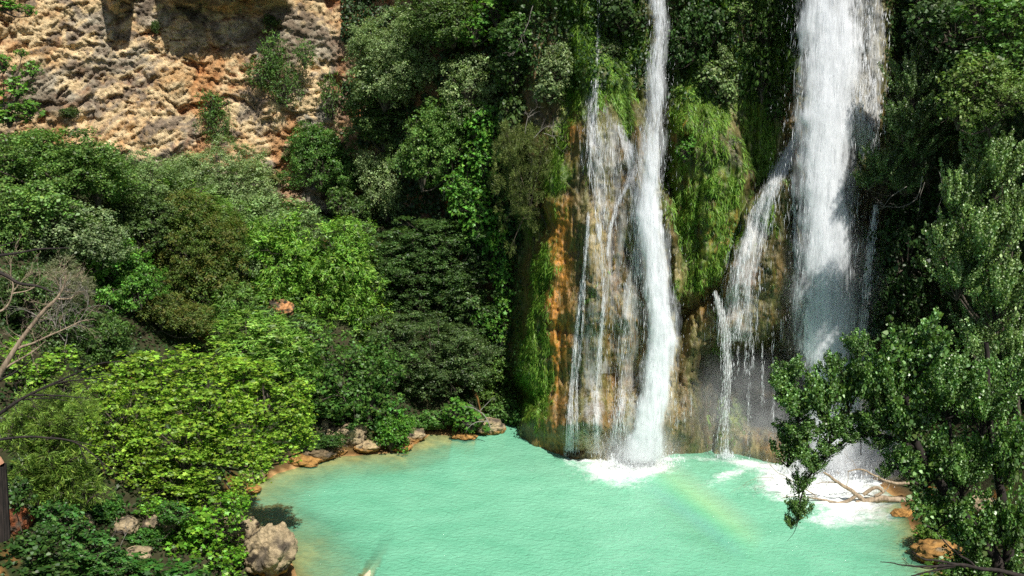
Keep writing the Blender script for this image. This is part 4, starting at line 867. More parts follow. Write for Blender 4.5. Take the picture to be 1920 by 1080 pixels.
plant('oak', 'oak_tree', 'dark tree at the top edge of the picture right of the leaning oak', [(850, 40, 120, 90), (800, 20, 90, 60)], col=(0.045, 0.085, 0.022))
plant('fig', 'fig_tree', 'fig with a bright green tip at the top edge over the dark wall', [(930, 20, 70, 56), (890, 60, 60, 50)], gain=0.9)
plant('ivy', 'creeper', 'dark leaved creeper covering the wall left of the mossy buttress top', [(980, 70, 110, 90), (1045, 40, 70, 70), (1010, 110, 70, 60)], cat='creeper', col=(0.045, 0.095, 0.025))
plant('ivy', 'creeper', 'dark creeper between the lower fig and the wispy bush', [(960, 220, 60, 80), (1000, 210, 60, 50), (960, 130, 80, 80)], cat='creeper', col=(0.05, 0.09, 0.028))
plant('ivy', 'creeper', 'dark creeper between the thread of water and the middle waterfall', [(1170, 30, 70, 70), (1150, 10, 50, 40)], cat='creeper', col=(0.04, 0.075, 0.022))
plant('elm', 'elm_tree', 'big dark layered tree at the centre of the wooded slope', [(780, 500, 170, 120), (850, 480, 150, 120), (730, 480, 110, 80), (800, 570, 160, 100), (880, 560, 110, 110), (810, 440, 120, 60)])
plant('elm', 'elm_tree', 'dark layered tree below the big one, over the shaded bank', [(820, 660, 150, 110), (780, 700, 110, 90), (870, 680, 90, 90), (740, 630, 100, 80)], col=(0.058, 0.088, 0.03))
plant('ash', 'shrub', 'small pale fan leaved shrub standing in the dark gap above the elm', [(684, 440, 36, 34)], cat='shrub', col=midg)
plant('fig', 'creeper', 'bright leafy creeper strip beside the big dark tree and the moss wall', [(945, 510, 50, 80), (925, 600, 60, 60), (950, 570, 44, 60)], cat='creeper', gain=0.9)
plant('bush', 'shrub', 'light green shrub on the far bank, against the foot of the buttress', [(935, 700, 90, 100), (905, 740, 80, 70), (950, 770, 60, 60)], cat='shrub', col=(0.075, 0.14, 0.03))
plant('fig', 'shrub', 'broad leaved shrub leaning over the far bank by the driftwood', [(880, 790, 60, 50), (855, 770, 50, 44)], cat='shrub', gain=0.8)
plant('bush', 'shrub', 'low mixed shrub along the far waterline under the dark elm', [(820, 790, 60, 36), (790, 795, 44, 30)], cat='shrub', col=(0.06, 0.14, 0.03))
plant('bush', 'shrub', 'green shrub above the grey boulder at the far bank', [(940, 775, 56, 50), (975, 790, 50, 60)], cat='shrub', col=midg)
# --- middle slope
plant('fig', 'fig_tree', 'deep green fig tree overhanging the brown boulder', [(650, 700, 150, 130), (690, 740, 90, 100), (640, 760, 110, 60), (720, 690, 60, 90)], col=(0.050, 0.110, 0.022))
plant('ash', 'ash_tree', 'light green feathery tree in the middle of the slope, taller one', [(640, 500, 110, 120), (600, 560, 130, 130), (670, 560, 100, 110), (650, 450, 70, 70), (640, 630, 120, 90)])
plant('ash', 'ash_tree', 'light green feathery tree left of the taller one', [(530, 480, 110, 110), (520, 540, 120, 100), (490, 450, 60, 70)])
plant('ash', 'ash_tree', 'feathery light green tree just above the yellow green tree', [(470, 640, 170, 90), (530, 660, 110, 80), (560, 700, 90, 70)], col=(0.10, 0.20, 0.035))
plant('holm', 'rusty_tree', 'olive tree with rust coloured leaves in the middle of the left slope', [(370, 460, 130, 130), (400, 530, 110, 110), (350, 400, 90, 80), (330, 520, 80, 90), (420, 450, 70, 80)], col=(0.075, 0.115, 0.025), mat=LEAF_RUST)
plant('holm', 'rusty_tree', 'smaller rust tinted tree below the olive rusty one', [(300, 580, 80, 70), (355, 600, 80, 60), (250, 640, 60, 50)], col=(0.085, 0.12, 0.028), mat=LEAF_RUST)
plant('ash', 'ash_tree', 'bright green tree lit on top just under the large grey green oak', [(350, 385, 120, 70), (400, 410, 90, 60)], col=(0.08, 0.16, 0.03))
plant('oak', 'oak_tree', 'bright green leafy tree right of the bare dead branches', [(225, 510, 120, 110), (190, 560, 90, 80), (260, 540, 80, 80)], col=(0.06, 0.15, 0.025))
plant('holm', 'holm_oak', 'silvery green oak on the left slope above the dead branches', [(130, 440, 150, 110), (190, 460, 90, 80), (90, 480, 80, 80)], col=(0.10, 0.135, 0.065))
plant('oak', 'oak_tree', 'dark green tree in the shade left of the rusty tree', [(270, 440, 110, 90), (230, 410, 80, 70), (290, 400, 80, 60)], col=(0.045, 0.085, 0.025))
plant('oak', 'oak_tree', 'mid green tree at the left edge under the broad domed tree', [(45, 400, 130, 100), (20, 450, 90, 90), (100, 390, 80, 60)], col=midg)
plant('fine', 'willow', 'silvery narrow leaved tree entangled with the dead branches', [(110, 545, 110, 80), (70, 590, 100, 80)], col=(0.13, 0.15, 0.09))
plant('oak', 'oak_tree', 'shaded dark tree behind the dead branches at the left edge', [(40, 560, 110, 110), (110, 620, 120, 90), (30, 640, 90, 90)], col=(0.035, 0.07, 0.02))
plant('oak', 'oak_tree', 'dark green tree below the leafy one, between dead branches and yellow green tree', [(190, 630, 110, 90), (150, 690, 100, 90)], col=(0.04, 0.085, 0.02))
plant('ash', 'ash_tree', 'green tree filling the slope between the rusty tree and the feathery one', [(440, 580, 90, 80), (410, 620, 90, 60)], col=(0.07, 0.145, 0.03))
plant('holm', 'shrub', 'dark shrub under the orange soil rock on the slope', [(560, 620, 80, 50), (500, 600, 60, 44)], cat='shrub', col=(0.055, 0.10, 0.03))
plant('bush', 'bush', 'round bright green bush on the stones at the far waterline', [(733, 818, 62, 60), (765, 800, 34, 34), (720, 800, 36, 34)], cat='bush', gain=1.05)
plant('fig', 'shrub', 'leafy sprig reaching up behind the round green bush', [(735, 775, 50, 44), (700, 790, 36, 30)], cat='shrub', col=(0.06, 0.17, 0.03))
# --- near left: yellow green tree and the slope under the viewer
plant('plane', 'plane_tree', 'big yellow green lobed leaf tree spreading over the left shore',
      [(400, 760, 200, 130), (300, 740, 180, 120, 1), (490, 760, 170, 110, 0.5), (545, 790, 110, 100, 0.5), (230, 790, 150, 110, -1), (340, 830, 190, 110, -1), (450, 840, 150, 90, -0.5), (240, 860, 150, 90, -1.5), (330, 900, 170, 80, -1.5), (200, 740, 120, 90, 0), (270, 690, 130, 70, 1.5), (380, 690, 150, 70, 1.5), (470, 700, 120, 60, 1.5), (160, 830, 80, 80, -1.5), (370, 940, 90, 46, -1), (560, 735, 70, 60, 1), (572, 826, 60, 44, 1), (525, 848, 80, 46, 0), (480, 878, 70, 56, -1), (452, 912, 56, 50, -2)],
      Y=46, root=(405, 965))
plant('plane', 'plane_tree', 'lower darker lobed leaf tree with a forked trunk beside the large waterside boulder', [(400, 980, 110, 80), (350, 1010, 110, 80), (445, 950, 60, 56), (330, 1060, 120, 60), (420, 1050, 100, 70), (290, 950, 60, 40)], Y=43, root=(400, 1060), col=(0.10, 0.23, 0.022))
plant('plane', 'maple_tree', 'light green lobed leaf tree at far left behind the dark branches', [(60, 700, 110, 60), (110, 680, 90, 50), (30, 660, 60, 50)], col=(0.13, 0.25, 0.03))
plant('fine', 'willow', 'fine leaved pale green thicket at the left under the dark branches', [(110, 780, 130, 90), (60, 810, 110, 90), (110, 860, 120, 90), (70, 910, 110, 80), (150, 920, 90, 80)], Y=40, root=(90, 1010), col=(0.115, 0.19, 0.035), cat='bush')
plant('bush', 'bush', 'dark green bush in the shade at lower left', [(170, 1030, 110, 70), (120, 980, 90, 70), (210, 1060, 90, 50)], cat='bush', col=(0.035, 0.095, 0.02), Y=37)
plant('bush', 'bush', 'dark leafy bush between the stones under the yellow green tree', [(270, 1010, 80, 44), (200, 960, 70, 50), (330, 965, 60, 44)], cat='bush', col=(0.04, 0.11, 0.02), Y=42)
plant('fig', 'shrub', 'dark broad leaved shrub crowding the very bottom edge at left', [(250, 1070, 110, 50), (340, 1080, 90, 40), (150, 1075, 80, 40)], cat='shrub', col=(0.035, 0.10, 0.018), Y=38)
plant('ivy', 'creeper', 'shaded leafy creeper over the bottom left corner', [(70, 1020, 90, 60), (90, 1070, 110, 50), (30, 930, 60, 60)], cat='creeper', col=(0.03, 0.07, 0.015), Y=31)
plant('fig', 'maple_branch', 'sunlit leafy branch entering at the upper left edge in front of the cliff', [(30, 165, 56, 40), (60, 130, 34, 30), (15, 215, 70, 46), (55, 205, 46, 34), (5, 120, 40, 34), (40, 100, 24, 16)], Y=34, root=(-60, 260, 34), cat='branch', col=(0.085, 0.18, 0.03))
plant('fig', 'maple_branch', 'leafy twig in the very top left corner', [(20, 12, 50, 16), (55, 20, 24, 20), (5, 2, 40, 16)], Y=30, root=(-60, 10, 30), cat='branch', col=(0.08, 0.19, 0.025))
# --- plants on the falls wall
plant('ivy', 'shrub', 'light green sprig hanging in the dark at the top between the falls, upper right one', [(1388, 20, 50, 34), (1402, 92, 26, 26), (1372, 48, 20, 22)], cat='shrub', col=(0.11, 0.18, 0.06))
plant('ivy', 'shrub', 'pale leaved shrub on the moss between the two big falls', [(1335, 140, 60, 50), (1360, 115, 30, 30), (1365, 170, 40, 50), (1355, 95, 20, 20)], cat='shrub', col=(0.12, 0.18, 0.075))
plant('fig', 'creeper', 'small bright creeper at the foot of the yellow moss lump right of the middle waterfall', [(1283, 285, 34, 36), (1296, 265, 20, 24)], cat='creeper', gain=0.8)
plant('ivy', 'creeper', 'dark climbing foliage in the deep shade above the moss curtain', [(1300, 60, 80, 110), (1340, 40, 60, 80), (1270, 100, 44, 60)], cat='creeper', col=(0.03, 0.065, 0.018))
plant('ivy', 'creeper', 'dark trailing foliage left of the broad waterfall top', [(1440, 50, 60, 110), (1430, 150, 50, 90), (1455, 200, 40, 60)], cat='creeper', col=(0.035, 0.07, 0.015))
plant('ivy', 'shrub', 'leafy tuft at the crown of the left buttress', [(1150, 92, 34, 26)], cat='shrub', col=(0.10, 0.15, 0.06))
# --- right side, behind
plant('poplar', 'poplar_tree', 'dusty green small tree against the right edge of the broad waterfall', [(1715, 140, 100, 130), (1700, 210, 110, 110), (1740, 90, 60, 90)], Y=57, root=(1750, 420, 60), gain=0.9)
plant('poplar', 'poplar_tree', 'drooping leafy bough reaching left across the edge of the broad waterfall', [(1660, 300, 80, 80), (1700, 330, 90, 70), (1630, 330, 56, 50), (1715, 270, 90, 80)], Y=57.8, root=(1780, 420, 60))
plant('ivy', 'creeper', 'dark foliage at the top right beside the waterfall lip', [(1790, 50, 130, 110), (1740, 30, 80, 80), (1800, 130, 90, 80)], Y=56, root=(1800, 160, 60), cat='creeper', col=(0.045, 0.085, 0.03))
plant('fig', 'fig_tree', 'vivid green broad leaved tree in the top right corner', [(1890, 40, 110, 90), (1880, 110, 100, 80), (1830, 20, 80, 50)], Y=52, root=(1930, 240, 56), col=(0.065, 0.135, 0.03))
plant('holm', 'holm_oak', 'olive rounded treetop behind the poplar, below the vivid green tree', [(1825, 150, 90, 80), (1880, 180, 100, 80), (1800, 200, 70, 80)], Y=50, root=(1880, 400, 52), col=(0.085, 0.125, 0.035))
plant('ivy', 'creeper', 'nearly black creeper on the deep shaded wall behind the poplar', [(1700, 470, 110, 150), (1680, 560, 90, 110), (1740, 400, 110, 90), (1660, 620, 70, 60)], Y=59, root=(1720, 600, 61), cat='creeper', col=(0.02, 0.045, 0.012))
# --- right side, the near poplars
plant('poplar', 'poplar_tree', 'tall poplar with pale glinting leaves filling the right edge',
      [(1850, 420, 150, 180), (1800, 340, 90, 130), (1870, 290, 120, 160), (1880, 520, 130, 170), (1800, 500, 110, 120), (1835, 230, 80, 90), (1900, 380, 80, 160), (1770, 440, 70, 90), (1850, 620, 120, 130), (1910, 640, 80, 150)],
      Y=51.5, root=(1925, 950, 51.5), col=(0.135, 0.205, 0.060))
plant('poplar', 'poplar_tree', 'near poplar whose arching limb reaches over the water in front of the broad waterfall',
      [(1780, 700, 150, 170), (1720, 640, 120, 140), (1850, 730, 140, 180), (1700, 760, 120, 140), (1640, 700, 90, 130), (1590, 710, 70, 130), (1545, 730, 80, 110), (1480, 690, 60, 60), (1500, 745, 100, 90), (1560, 790, 90, 80), (1465, 715, 50, 50), (1640, 780, 90, 70),
       (1480, 830, 70, 90), (1520, 850, 70, 60), (1500, 800, 90, 60), (1500, 900, 50, 50), (1500, 945, 50, 60), (1484, 975, 30, 34), (1740, 850, 120, 130), (1810, 860, 130, 150), (1890, 830, 100, 160), (1760, 940, 110, 110), (1830, 980, 120, 130), (1900, 960, 90, 150), (1810, 1050, 90, 80), (1880, 1060, 100, 80),
       (1610, 640, 60, 60), (1560, 680, 50, 60), (1690, 850, 70, 60), (1675, 700, 80, 120), (1620, 800, 60, 36), (1660, 880, 36, 34), (1556, 838, 56, 40), (1598, 815, 60, 32), (1528, 868, 50, 44), (1650, 826, 60, 34)],
      Y=33.5, root=(1885, 1190, 33.5), bark=BARK_DARK, limbs=False, col=(0.085, 0.165, 0.032))

plant('bush', 'shrub', 'small shaded shrub on the right bank between the ochre stone and the poplar', [(1745, 1000, 70, 50), (1790, 1020, 60, 40)], cat='shrub', col=(0.06, 0.12, 0.02))
plant('fig', 'shrub', 'low leafy shrub at the bottom edge of the right bank', [(1790, 1075, 90, 40), (1850, 1070, 70, 50)], cat='shrub', col=(0.06, 0.13, 0.02))
plant('ash', 'ash_tree', 'small light green tree between the silvery oak and the leafy tree on the left slope', [(165, 500, 70, 60), (140, 520, 50, 40)], col=(0.10, 0.19, 0.035))
plant('holm', 'holm_oak', 'small grey green oak between the rusty tree and the feathery light green tree', [(455, 500, 60, 70), (440, 545, 50, 50)], col=(0.09, 0.13, 0.055))
plant('oak', 'oak_tree', 'dark tree in the gap between the orange cliff and the tall leaning oak', [(665, 400, 60, 70), (640, 380, 50, 50)], col=(0.045, 0.09, 0.024))
plant('bush', 'shrub', 'low dark shrub in the shade behind the shaded bank stones', [(590, 832, 60, 30), (625, 828, 50, 26)], cat='shrub', col=(0.035, 0.08, 0.018))
# trunks and limbs one can see, as parts of the poplar's own kind of tree
def px_tubes(name, label, cat, paths, Y, mat, twigs=0, seed=1, group=None, twl=0.9, part='limb', parent=None, tw_r=0.012, depth=1.0):
    r = np.random.default_rng(seed); p0 = P(paths[0][0][0][0], paths[0][0][0][1], Y)
    t = parent or thing(name, label, cat, p0, group); off = np.array(t.location)
    for pth, r0, r1 in paths:
        n = len(pth)*5; ctrl = [P(q[0], q[1], Y + (q[2] if len(q) > 2 else 0)) for q in pth]
        c = curve_pts(ctrl, n); c = c + fbm(c*1.3+seed, 3, seed)[:, None]*0.11*np.array([[1, .5, 1]])*min(1, Y/40)
        tb = Tubes(); tb.add(c-off, np.linspace(r0, r1, n)*(1+0.15*fbm(c*3, 2, seed)), 8 if r0 > 0.05 else 5)
        link(part, tb.mesh(part), t, mat)
        if twigs:
            tw = Tubes(); Lt = np.linalg.norm(np.diff(c, axis=0), axis=1).sum()
            def grow(a, d, L, rad, lev):
                e = a + d*L; m_ = (a+e)/2 + r.normal(0, 0.10, 3)*L*np.array([1, depth, 1]); q = curve_pts([a, m_, e], 5)
                tw.add(q-off, np.linspace(rad, rad*0.35, 5), 4 if rad > 0.012 else 3)
                if lev > 0:
                    for _ in range(r.integers(2, 5)):
                        k = r.integers(1, 5); dd = nrm(d + r.normal(0, 0.65, 3)*np.array([1, depth, 1])); grow(q[k], dd, L*r.uniform(0.4, 0.7), rad*0.6, lev-1)
            for _ in range(int(twigs*Lt)):
                k = r.integers(int(n*0.25), n-1); d = nrm(nrm(c[k+1]-c[k])*0.7 + r.normal(0, 0.6, 3)*np.array([1, depth, 1]) + np.array([0, 0, 0.15]))
                grow(c[k], d, twl*r.uniform(0.4, 1.1), tw_r, 2)
            if tw.n: tag(link('twigs', tw.mesh('twigs'), t, mat), kind='stuff')
    return t
pop = [o for o in COL.objects if o.get('label', '').startswith('near poplar')][0]
px_tubes('', '', '', [([(1885, 1190), (1870, 1060), (1800, 960), (1745, 880), (1715, 820), (1700, 740)], 0.30, 0.10), ([(1720, 840), (1660, 818), (1600, 820), (1555, 850), (1520, 890), (1500, 940), (1494, 985)], 0.085, 0.018),
        ([(1885, 1190), (1890, 1000), (1868, 880), (1855, 780), (1850, 640)], 0.22, 0.08), ([(1520, 885), (1510, 800), (1490, 720)], 0.035, 0.012), ([(1600, 820), (1585, 740), (1575, 670)], 0.045, 0.012), ([(1494, 985), (1488, 1000), (1476, 1014)], 0.015, 0.006), ([(1612, 822), (1616, 848), (1618, 850)], 0.02, 0.008)], 33.5, BARK_DARK, parent=pop)
px_tubes('bare_branch', 'dark bare forked branch reaching in over the water at the bottom right edge', 'branch',
         [([(1960, 1090), (1860, 1070), (1800, 1060), (1740, 1062), (1700, 1058), (1650, 1054)], 0.08, 0.010), ([(1810, 1064), (1760, 1050), (1735, 1048), (1712, 1030)], 0.05, 0.012), ([(1790, 1062), (1740, 1072), (1700, 1082)], 0.05, 0.015), ([(1830, 1064), (1800, 1040), (1770, 1015), (1755, 1000)], 0.04, 0.01), ([(1770, 1056), (1745, 1066), (1720, 1062)], 0.03, 0.01)], 29, BARK_DARK, 0.8, 4, twl=0.4, tw_r=0.010)
px_tubes('fallen_branch', 'pale forked dead branch lying in the pool in front of the white foam', 'branch',
         [([(1716, 938), (1680, 936), (1650, 934), (1628, 938), (1606, 942)], 0.17, 0.15), ([(1612, 940), (1596, 960), (1580, 975), (1555, 988), (1537, 992, -0.3)], 0.15, 0.07), ([(1622, 938), (1600, 925), (1575, 908), (1560, 893), (1545, 885)], 0.14, 0.05),
          ([(1608, 928), (1585, 940), (1565, 942), (1540, 937), (1516, 932)], 0.10, 0.04), ([(1640, 930), (1655, 922), (1640, 915), (1618, 928)], 0.08, 0.11), ([(1715, 905), (1665, 905), (1640, 895), (1615, 880), (1590, 884)], 0.09, 0.03), ([(1570, 905), (1550, 902), (1525, 908)], 0.04, 0.015), ([(1590, 884), (1588, 905), (1580, 925)], 0.025, 0.01), ([(1656, 924), (1664, 915), (1670, 902)], 0.05, 0.02)],
         53.6, BARK_DEAD, 0.8, 6, twl=0.9, tw_r=0.012)
px_tubes('drift_twigs', 'fan of fine tan twigs standing out of the water left of the fallen branch', 'branch',
         [([(1530, 930), (1490, 905), (1455, 880), (1432, 862)], 0.03, 0.006), ([(1530, 930), (1480, 900), (1430, 895), (1396, 905)], 0.025, 0.005), ([(1540, 940), (1480, 930), (1440, 950), (1405, 965)], 0.025, 0.005), ([(1520, 950), (1470, 965), (1440, 975)], 0.02, 0.005)], 54.2, BARK_DEAD, 1.2, 8, twl=1.1, tw_r=0.008)
px_tubes('driftwood', 'bleached dead twigs caught among the shrubs at the far bank', 'branch',
         [([(920, 800), (905, 775), (890, 765), (870, 762)], 0.05, 0.015), ([(915, 790), (895, 790), (880, 800), (872, 812)], 0.04, 0.012), ([(900, 770), (915, 755), (925, 745)], 0.03, 0.01)], 62.5, BARK_GREY, 1.2, 9, twl=0.8, tw_r=0.014)
px_tubes('dead_tree', 'bleached leafless tree leaning right with many twigs at the left edge', 'tree',
         [([(-60, 790), (0, 700), (28, 655), (60, 610), (85, 580), (104, 562), (118, 540), (126, 515)], 0.11, 0.025), ([(28, 655), (70, 640), (130, 612), (165, 598)], 0.05, 0.012), ([(10, 690), (60, 660), (85, 640)], 0.05, 0.015), ([(-40, 590), (5, 582), (22, 550), (20, 520), (22, 495)], 0.05, 0.015), ([(22, 552), (50, 545), (70, 535)], 0.03, 0.01), ([(104, 562), (130, 560), (150, 545)], 0.04, 0.012)],
         33, BARK_DEAD, 3.2, 11, twl=0.95, tw_r=0.012)
px_tubes('dead_bush', 'dry grey twiggy bush standing in the silvery foliage at the left', 'bush',
         [([(120, 660), (125, 620), (118, 580), (110, 540)], 0.04, 0.012), ([(125, 620), (150, 600), (165, 570)], 0.03, 0.01), ([(120, 640), (90, 600), (60, 590)], 0.03, 0.01)], 50, BARK_GREY, 6, 12, twl=1.3, tw_r=0.016)
px_tubes('bare_branch', 'long dark bare bough crossing the left edge above the bleached tree', 'branch',
         [([(-40, 500), (10, 515), (40, 530), (75, 538), (100, 548)], 0.05, 0.016), ([(-40, 482), (30, 476), (80, 468), (135, 466)], 0.035, 0.008), ([(-40, 470), (0, 462), (30, 455)], 0.02, 0.006)], 20, BARK_DARK, 0.5, 13, twl=0.3, tw_r=0.007)
px_tubes('bare_branch', 'dark twiggy bough fanning right above the yellow green tree from the left edge', 'branch',
         [([(-40, 800), (0, 775), (40, 748), (85, 725), (130, 712), (200, 705)], 0.05, 0.008), ([(60, 738), (120, 740), (170, 745)], 0.025, 0.006), ([(85, 725), (140, 700), (190, 680), (240, 676)], 0.025, 0.006), ([(40, 748), (90, 745), (130, 750)], 0.02, 0.006), ([(-30, 720), (0, 712), (40, 690), (60, 672)], 0.03, 0.008)], 20, BARK_DARK, 3.0, 14, twl=0.5, tw_r=0.008)
px_tubes('bare_branch', 'long thin dark branch drooping across the fine leaved thicket', 'branch',
         [([(-40, 828), (30, 820), (100, 822), (150, 838), (190, 866), (212, 880)], 0.03, 0.008), ([(146, 838), (155, 860), (162, 874)], 0.015, 0.005), ([(188, 864), (196, 880), (198, 888)], 0.014, 0.005), ([(100, 822), (150, 832), (200, 838)], 0.012, 0.005)], 20, BARK_DARK, 1.0, 15, twl=0.35, tw_r=0.006)
px_tubes('dead_twigs', 'pale bare twigs curling under the yellow green tree', 'branch',
         [([(195, 1012), (212, 1005), (218, 992)], 0.02, 0.008), ([(225, 1028), (232, 1010), (238, 995), (230, 985)], 0.02, 0.008), ([(160, 990), (175, 1012), (190, 1030)], 0.02, 0.008)], 41, BARK_GREY, 2.5, 16, twl=0.5, tw_r=0.010)
px_tubes('dead_twigs', 'white dead twigs in the dark foliage at the top of the wall', 'branch',
         [([(1000, 10), (988, 50), (978, 70), (985, 95)], 0.025, 0.01), ([(985, 60), (970, 90), (960, 105)], 0.02, 0.008)], 66, BARK_GREY, 1.6, 17, twl=0.8, tw_r=0.012)
px_tubes('dead_twigs', 'pale hanging roots below the drooping bough beside the broad waterfall', 'branch',
         [([(1730, 330), (1722, 365), (1700, 385), (1650, 388)], 0.03, 0.01), ([(1700, 350), (1670, 370), (1655, 390)], 0.02, 0.008), ([(1735, 340), (1725, 370), (1722, 400)], 0.02, 0.008), ([(1760, 320), (1768, 360), (1755, 400)], 0.02, 0.008)], 55, BARK_GREY, 1.0, 18, twl=0.6, tw_r=0.010)
px_tubes('dead_twigs', 'dry grey twigs sticking out of the top of the wispy bush', 'branch',
         [([(1000, 260), (1020, 240), (1040, 235)], 0.02, 0.008), ([(985, 250), (990, 220), (1000, 205)], 0.02, 0.008), ([(1020, 250), (1040, 260), (1045, 275)], 0.02, 0.008)], 63.5, BARK_GREY, 2.5, 19, twl=0.9, tw_r=0.012)

# dark ribbed trunk cut off at the left edge
t = thing('cut_trunk', 'dark ribbed upright trunk at the left edge with a skin coloured sawn top', 'tree', P(4, 1010, 26))
off = np.array(t.location); a = P(-1, 1010, 26); b = P(-6, 872, 26); tb = Tubes(); tb.add(np.array([a, a*0.6+b*0.4, a*0.3+b*0.7, b])-off, [0.27, 0.25, 0.24, 0.22], 14); link('trunk', tb.mesh('trunk'), t, BARK_DARK)
for i in range(9):
    an = i/9*2*math.pi; d = np.array([math.cos(an), math.sin(an), 0])*0.25; tb = Tubes(); tb.add(np.array([a+d*1.05, (a+b)/2+d, b+d*0.9])-off, [0.035, 0.03, 0.025], 5); link('rib', tb.mesh('rib'), t, BARK_DARK)
tb = Tubes(); tb.add(np.array([b, b+np.array([-0.04, 0, 0.14]), b+np.array([-0.12, 0, 0.28]), b+np.array([-0.2, 0, 0.32])])-off, [0.20, 0.18, 0.12, 0.03], 12)
SAWN = bark_mat('sawn_wood', (0.42, 0.20, 0.11), (0.55, 0.30, 0.18)); link('sawn_top', tb.mesh('sawn_top'), t, SAWN)

# ------------------------------------------------------------------ hanging moss and ground cover (uncountable)
def wall_sample(mask, n, r):
    w = mask.ravel().astype(float); idx = r.choice(len(w), n, p=w/w.sum()); return idx
r = np.random.default_rng(99)
inpic = (TPX > 940) & (TPX < 1700) & (TPY > -40) & (TPY < 880)
idx = wall_sample(np.where(inpic, TM**2*S(-0.25, 0.3, fbm(TV*np.array([0.9, .9, .5]), 3, 92)+0.15), 0), 60000, r); base = TV.reshape(-1, 3)[idx] + r.normal(0, .03, (60000, 3)); nn = TN.reshape(-1, 3)[idx]
cl = 0.5+0.5*fbm(base*1.2, 3, 91); along = nrm(np.array([0, 0, -1.0]) + nn*0.45 + r.normal(0, 0.22, nn.shape))
tint = np.stack([r.random(60000), cl, r.random(60000), np.ones(60000)], -1)
T_keep = dict(TEMPL); TEMPL['blade'] = np.array([[-0.07, 0, 0], [0.07, 0, 0], [0.05, 0.6, 0.12], [0, 1.15, 0.02]])
me = leaves_mesh('hanging_moss', base + along*0.05 + nn*0.05, nn + r.normal(0, 0.5, nn.shape)+np.array([0, 0, 0.3]), 0.24, 'blade', r, tint, along)
o = link('hanging_moss', me, None, LEAF, 'stuff'); o.color = (0.17, 0.31, 0.045, 1); tag(o, 'bright green hanging moss draped over the falls wall', 'moss')
def cover(name, label, pts, nor, size, templ, col, seed, cat='ground cover'):
    rr = np.random.default_rng(seed); n = len(pts); cl = 0.5+0.5*fbm(pts*0.9, 3, seed)
    tint = np.stack([rr.random(n), cl, rr.random(n)**2, np.ones(n)], -1)
    me = leaves_mesh(name, pts, nor+rr.normal(0, 0.5, nor.shape)+np.array([0, 0, 0.4]), size, templ, rr, tint)
    o = link(name, me, None, LEAF, 'stuff'); o.color = (*col, 1); return tag(o, label, cat)
# undergrowth on the slopes
xx = r.uniform(-40, 36, 190000); yy = r.uniform(12, 82, 190000); g = ground_h(xx, yy); dd = pool_dist(xx, yy); p = np.stack([xx, yy, g], -1)
k = (dd > 1.0) & (fbm(p*0.35, 3, 95) > -0.25) & ~((xx > -1) & (xx < 22) & (yy > 55)); p = p[k]
p[:, 2] += r.uniform(0, 0.5, len(p))*(0.5+0.5*fbm(p*0.8, 2, 96)); cover('undergrowth', 'low leafy undergrowth covering the slopes', p, np.tile([0, -0.3, 0.8], (len(p), 1)), 0.22, 'small', (0.04, 0.085, 0.02), 97)
# ivy on the shaded walls: between the cliff and the falls, above the falls, and at the right
qx, qy = r.uniform(640, 1090, 70000), r.uniform(-60, 840, 70000); k = (fbm(np.stack([qx*0.02, qy*0.02, 0*qx], -1), 3, 98) + 0.25*S(660, 760, qx) > -0.02); qx, qy = qx[k], qy[k]
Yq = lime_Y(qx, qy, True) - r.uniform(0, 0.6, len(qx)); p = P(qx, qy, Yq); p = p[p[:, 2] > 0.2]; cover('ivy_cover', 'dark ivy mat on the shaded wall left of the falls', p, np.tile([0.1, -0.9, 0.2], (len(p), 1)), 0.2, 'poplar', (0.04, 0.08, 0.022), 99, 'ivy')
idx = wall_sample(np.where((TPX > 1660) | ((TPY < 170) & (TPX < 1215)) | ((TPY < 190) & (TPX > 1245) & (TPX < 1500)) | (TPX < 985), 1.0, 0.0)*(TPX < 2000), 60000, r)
p = TV.reshape(-1, 3)[idx] + TN.reshape(-1, 3)[idx]*r.uniform(0, 0.4, (60000, 1)); k = p[:, 2] > 0.2; cover('wall_creeper', 'dark creeper mat on the wall above and beside the falls', p[k], TN.reshape(-1, 3)[idx][k], 0.17, 'poplar', (0.035, 0.075, 0.018), 100, 'ivy')

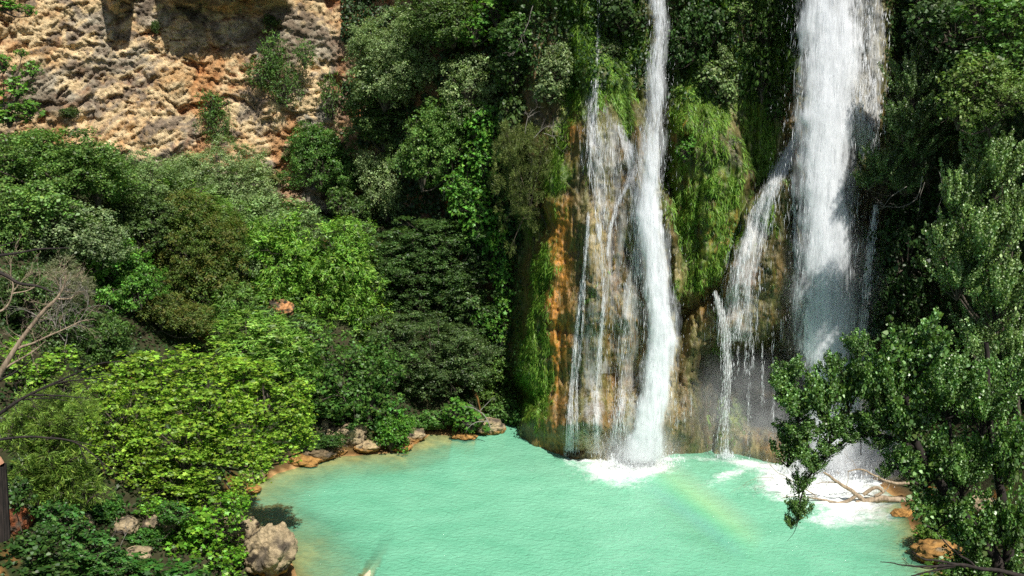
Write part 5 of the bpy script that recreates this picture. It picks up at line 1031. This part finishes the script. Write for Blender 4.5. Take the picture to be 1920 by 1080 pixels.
# ------------------------------------------------------------------ spray mist, and a rainbow painted on a thin sheet
def mist(name, label, c, rad, dens, seed):
    v, f = ico(3); rad = np.array(rad); me = raw_mesh(name, v*rad, f, np.full(len(f), 3), None, True)
    m = bpy.data.materials.new(name); m.use_nodes = True; n = m.node_tree.nodes; l = m.node_tree.links; n.remove(n['Principled BSDF'])
    pv = N(n, 'ShaderNodeVolumePrincipled'); pv.inputs['Color'].default_value = (0.97, 0.98, 1, 1); pv.inputs['Anisotropy'].default_value = -0.35
    tc = N(n, 'ShaderNodeTexCoord'); mp = N(n, 'ShaderNodeMapping'); mp.inputs['Scale'].default_value = tuple(1/rad); l.new(tc.outputs['Object'], mp.inputs[0])
    ln = N(n, 'ShaderNodeVectorMath', operation='LENGTH'); l.new(mp.outputs[0], ln.inputs[0])
    mr = N(n, 'ShaderNodeMapRange', interpolation_type='SMOOTHSTEP'); l.new(ln.outputs['Value'], mr.inputs[0]); mr.inputs[1].default_value = 1.0; mr.inputs[2].default_value = 0.05
    no = N(n, 'ShaderNodeTexNoise'); no.inputs['Scale'].default_value = 0.5; no.inputs['Detail'].default_value = 3; mp2 = N(n, 'ShaderNodeMapping'); mp2.inputs['Location'].default_value = (seed, 0, 0); l.new(tc.outputs['Object'], mp2.inputs[0]); l.new(mp2.outputs[0], no.inputs['Vector'])
    m2 = N(n, 'ShaderNodeMapRange'); l.new(no.outputs[0], m2.inputs[0]); m2.inputs[1].default_value = 0.35; m2.inputs[2].default_value = 0.65; m2.inputs[3].default_value = 0.25; m2.inputs[4].default_value = 1.2
    mu = N(n, 'ShaderNodeMath', operation='MULTIPLY'); l.new(mr.outputs[0], mu.inputs[0]); l.new(m2.outputs[0], mu.inputs[1])
    md_ = N(n, 'ShaderNodeMath', operation='MULTIPLY'); l.new(mu.outputs[0], md_.inputs[0]); md_.inputs[1].default_value = dens; l.new(md_.outputs[0], pv.inputs['Density'])
    l.new(pv.outputs[0], n['Material Output'].inputs['Volume'])
    o = link(name, me, None, m, 'stuff'); o.location = c; return tag(o, label, 'mist')
mist('spray_mist', 'soft white spray rising from the foot of the middle waterfall', P(1200, 862, 58.6), (3.6, 1.8, 3.0), 0.4, 3)
mist('spray_mist', 'grey spray drifting in the hollow between the two big waterfalls', P(1400, 770, 59.2), (5.5, 1.5, 4.6), 0.2, 9)
mist('spray_mist', 'dense white spray at the foot of the broad waterfall', P(1590, 850, 57.2), (4.8, 2.2, 5.0), 0.55, 15)
mist('spray_mist', 'bluish spray veil around the lower half of the broad waterfall', P(1560, 560, 58.4), (3.8, 1.6, 6.5), 0.14, 21)

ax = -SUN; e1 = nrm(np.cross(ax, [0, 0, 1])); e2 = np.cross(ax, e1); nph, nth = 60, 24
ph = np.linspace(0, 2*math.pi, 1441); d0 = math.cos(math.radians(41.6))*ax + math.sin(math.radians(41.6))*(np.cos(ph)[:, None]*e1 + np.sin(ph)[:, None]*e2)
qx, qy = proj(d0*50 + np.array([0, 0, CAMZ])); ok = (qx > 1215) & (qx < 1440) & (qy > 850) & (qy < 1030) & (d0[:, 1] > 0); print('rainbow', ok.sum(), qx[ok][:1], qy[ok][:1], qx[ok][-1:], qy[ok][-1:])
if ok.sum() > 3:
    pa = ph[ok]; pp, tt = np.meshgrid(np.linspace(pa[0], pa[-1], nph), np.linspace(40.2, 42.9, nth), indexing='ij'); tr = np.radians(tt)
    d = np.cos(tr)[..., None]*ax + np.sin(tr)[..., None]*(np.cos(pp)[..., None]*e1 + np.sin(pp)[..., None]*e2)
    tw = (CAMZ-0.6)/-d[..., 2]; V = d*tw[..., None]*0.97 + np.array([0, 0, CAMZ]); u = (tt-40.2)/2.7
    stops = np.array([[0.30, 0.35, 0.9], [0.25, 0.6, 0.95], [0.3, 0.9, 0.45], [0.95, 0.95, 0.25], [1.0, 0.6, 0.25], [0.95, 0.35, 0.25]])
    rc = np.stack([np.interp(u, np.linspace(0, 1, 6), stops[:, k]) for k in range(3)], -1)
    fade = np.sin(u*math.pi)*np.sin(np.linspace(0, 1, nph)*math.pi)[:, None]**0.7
    me = grid_mesh('rainbow', V, {'rc': rc, 'rf': np.repeat(fade[..., None], 3, 2)})  # rainbow light imitated by vertex colours on a thin see-through sheet
    m, n, l, b = newmat('painted_rainbow'); n.remove(b); a1 = N(n, 'ShaderNodeAttribute', attribute_name='rc'); a2 = N(n, 'ShaderNodeAttribute', attribute_name='rf')
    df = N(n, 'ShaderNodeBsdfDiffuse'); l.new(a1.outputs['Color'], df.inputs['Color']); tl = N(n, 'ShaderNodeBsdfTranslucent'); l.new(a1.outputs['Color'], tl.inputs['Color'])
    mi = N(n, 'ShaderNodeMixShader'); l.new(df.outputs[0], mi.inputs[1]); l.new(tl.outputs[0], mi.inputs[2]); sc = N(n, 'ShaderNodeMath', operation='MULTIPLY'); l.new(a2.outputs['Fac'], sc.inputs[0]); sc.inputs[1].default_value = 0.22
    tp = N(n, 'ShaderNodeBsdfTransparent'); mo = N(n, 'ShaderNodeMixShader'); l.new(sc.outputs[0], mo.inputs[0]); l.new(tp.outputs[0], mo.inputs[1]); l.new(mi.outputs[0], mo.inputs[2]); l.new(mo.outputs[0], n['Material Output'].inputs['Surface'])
    tag(link('rainbow', me, None, m), 'faint rainbow arc painted on a thin sheet over the pool right of the middle waterfall', 'rainbow')
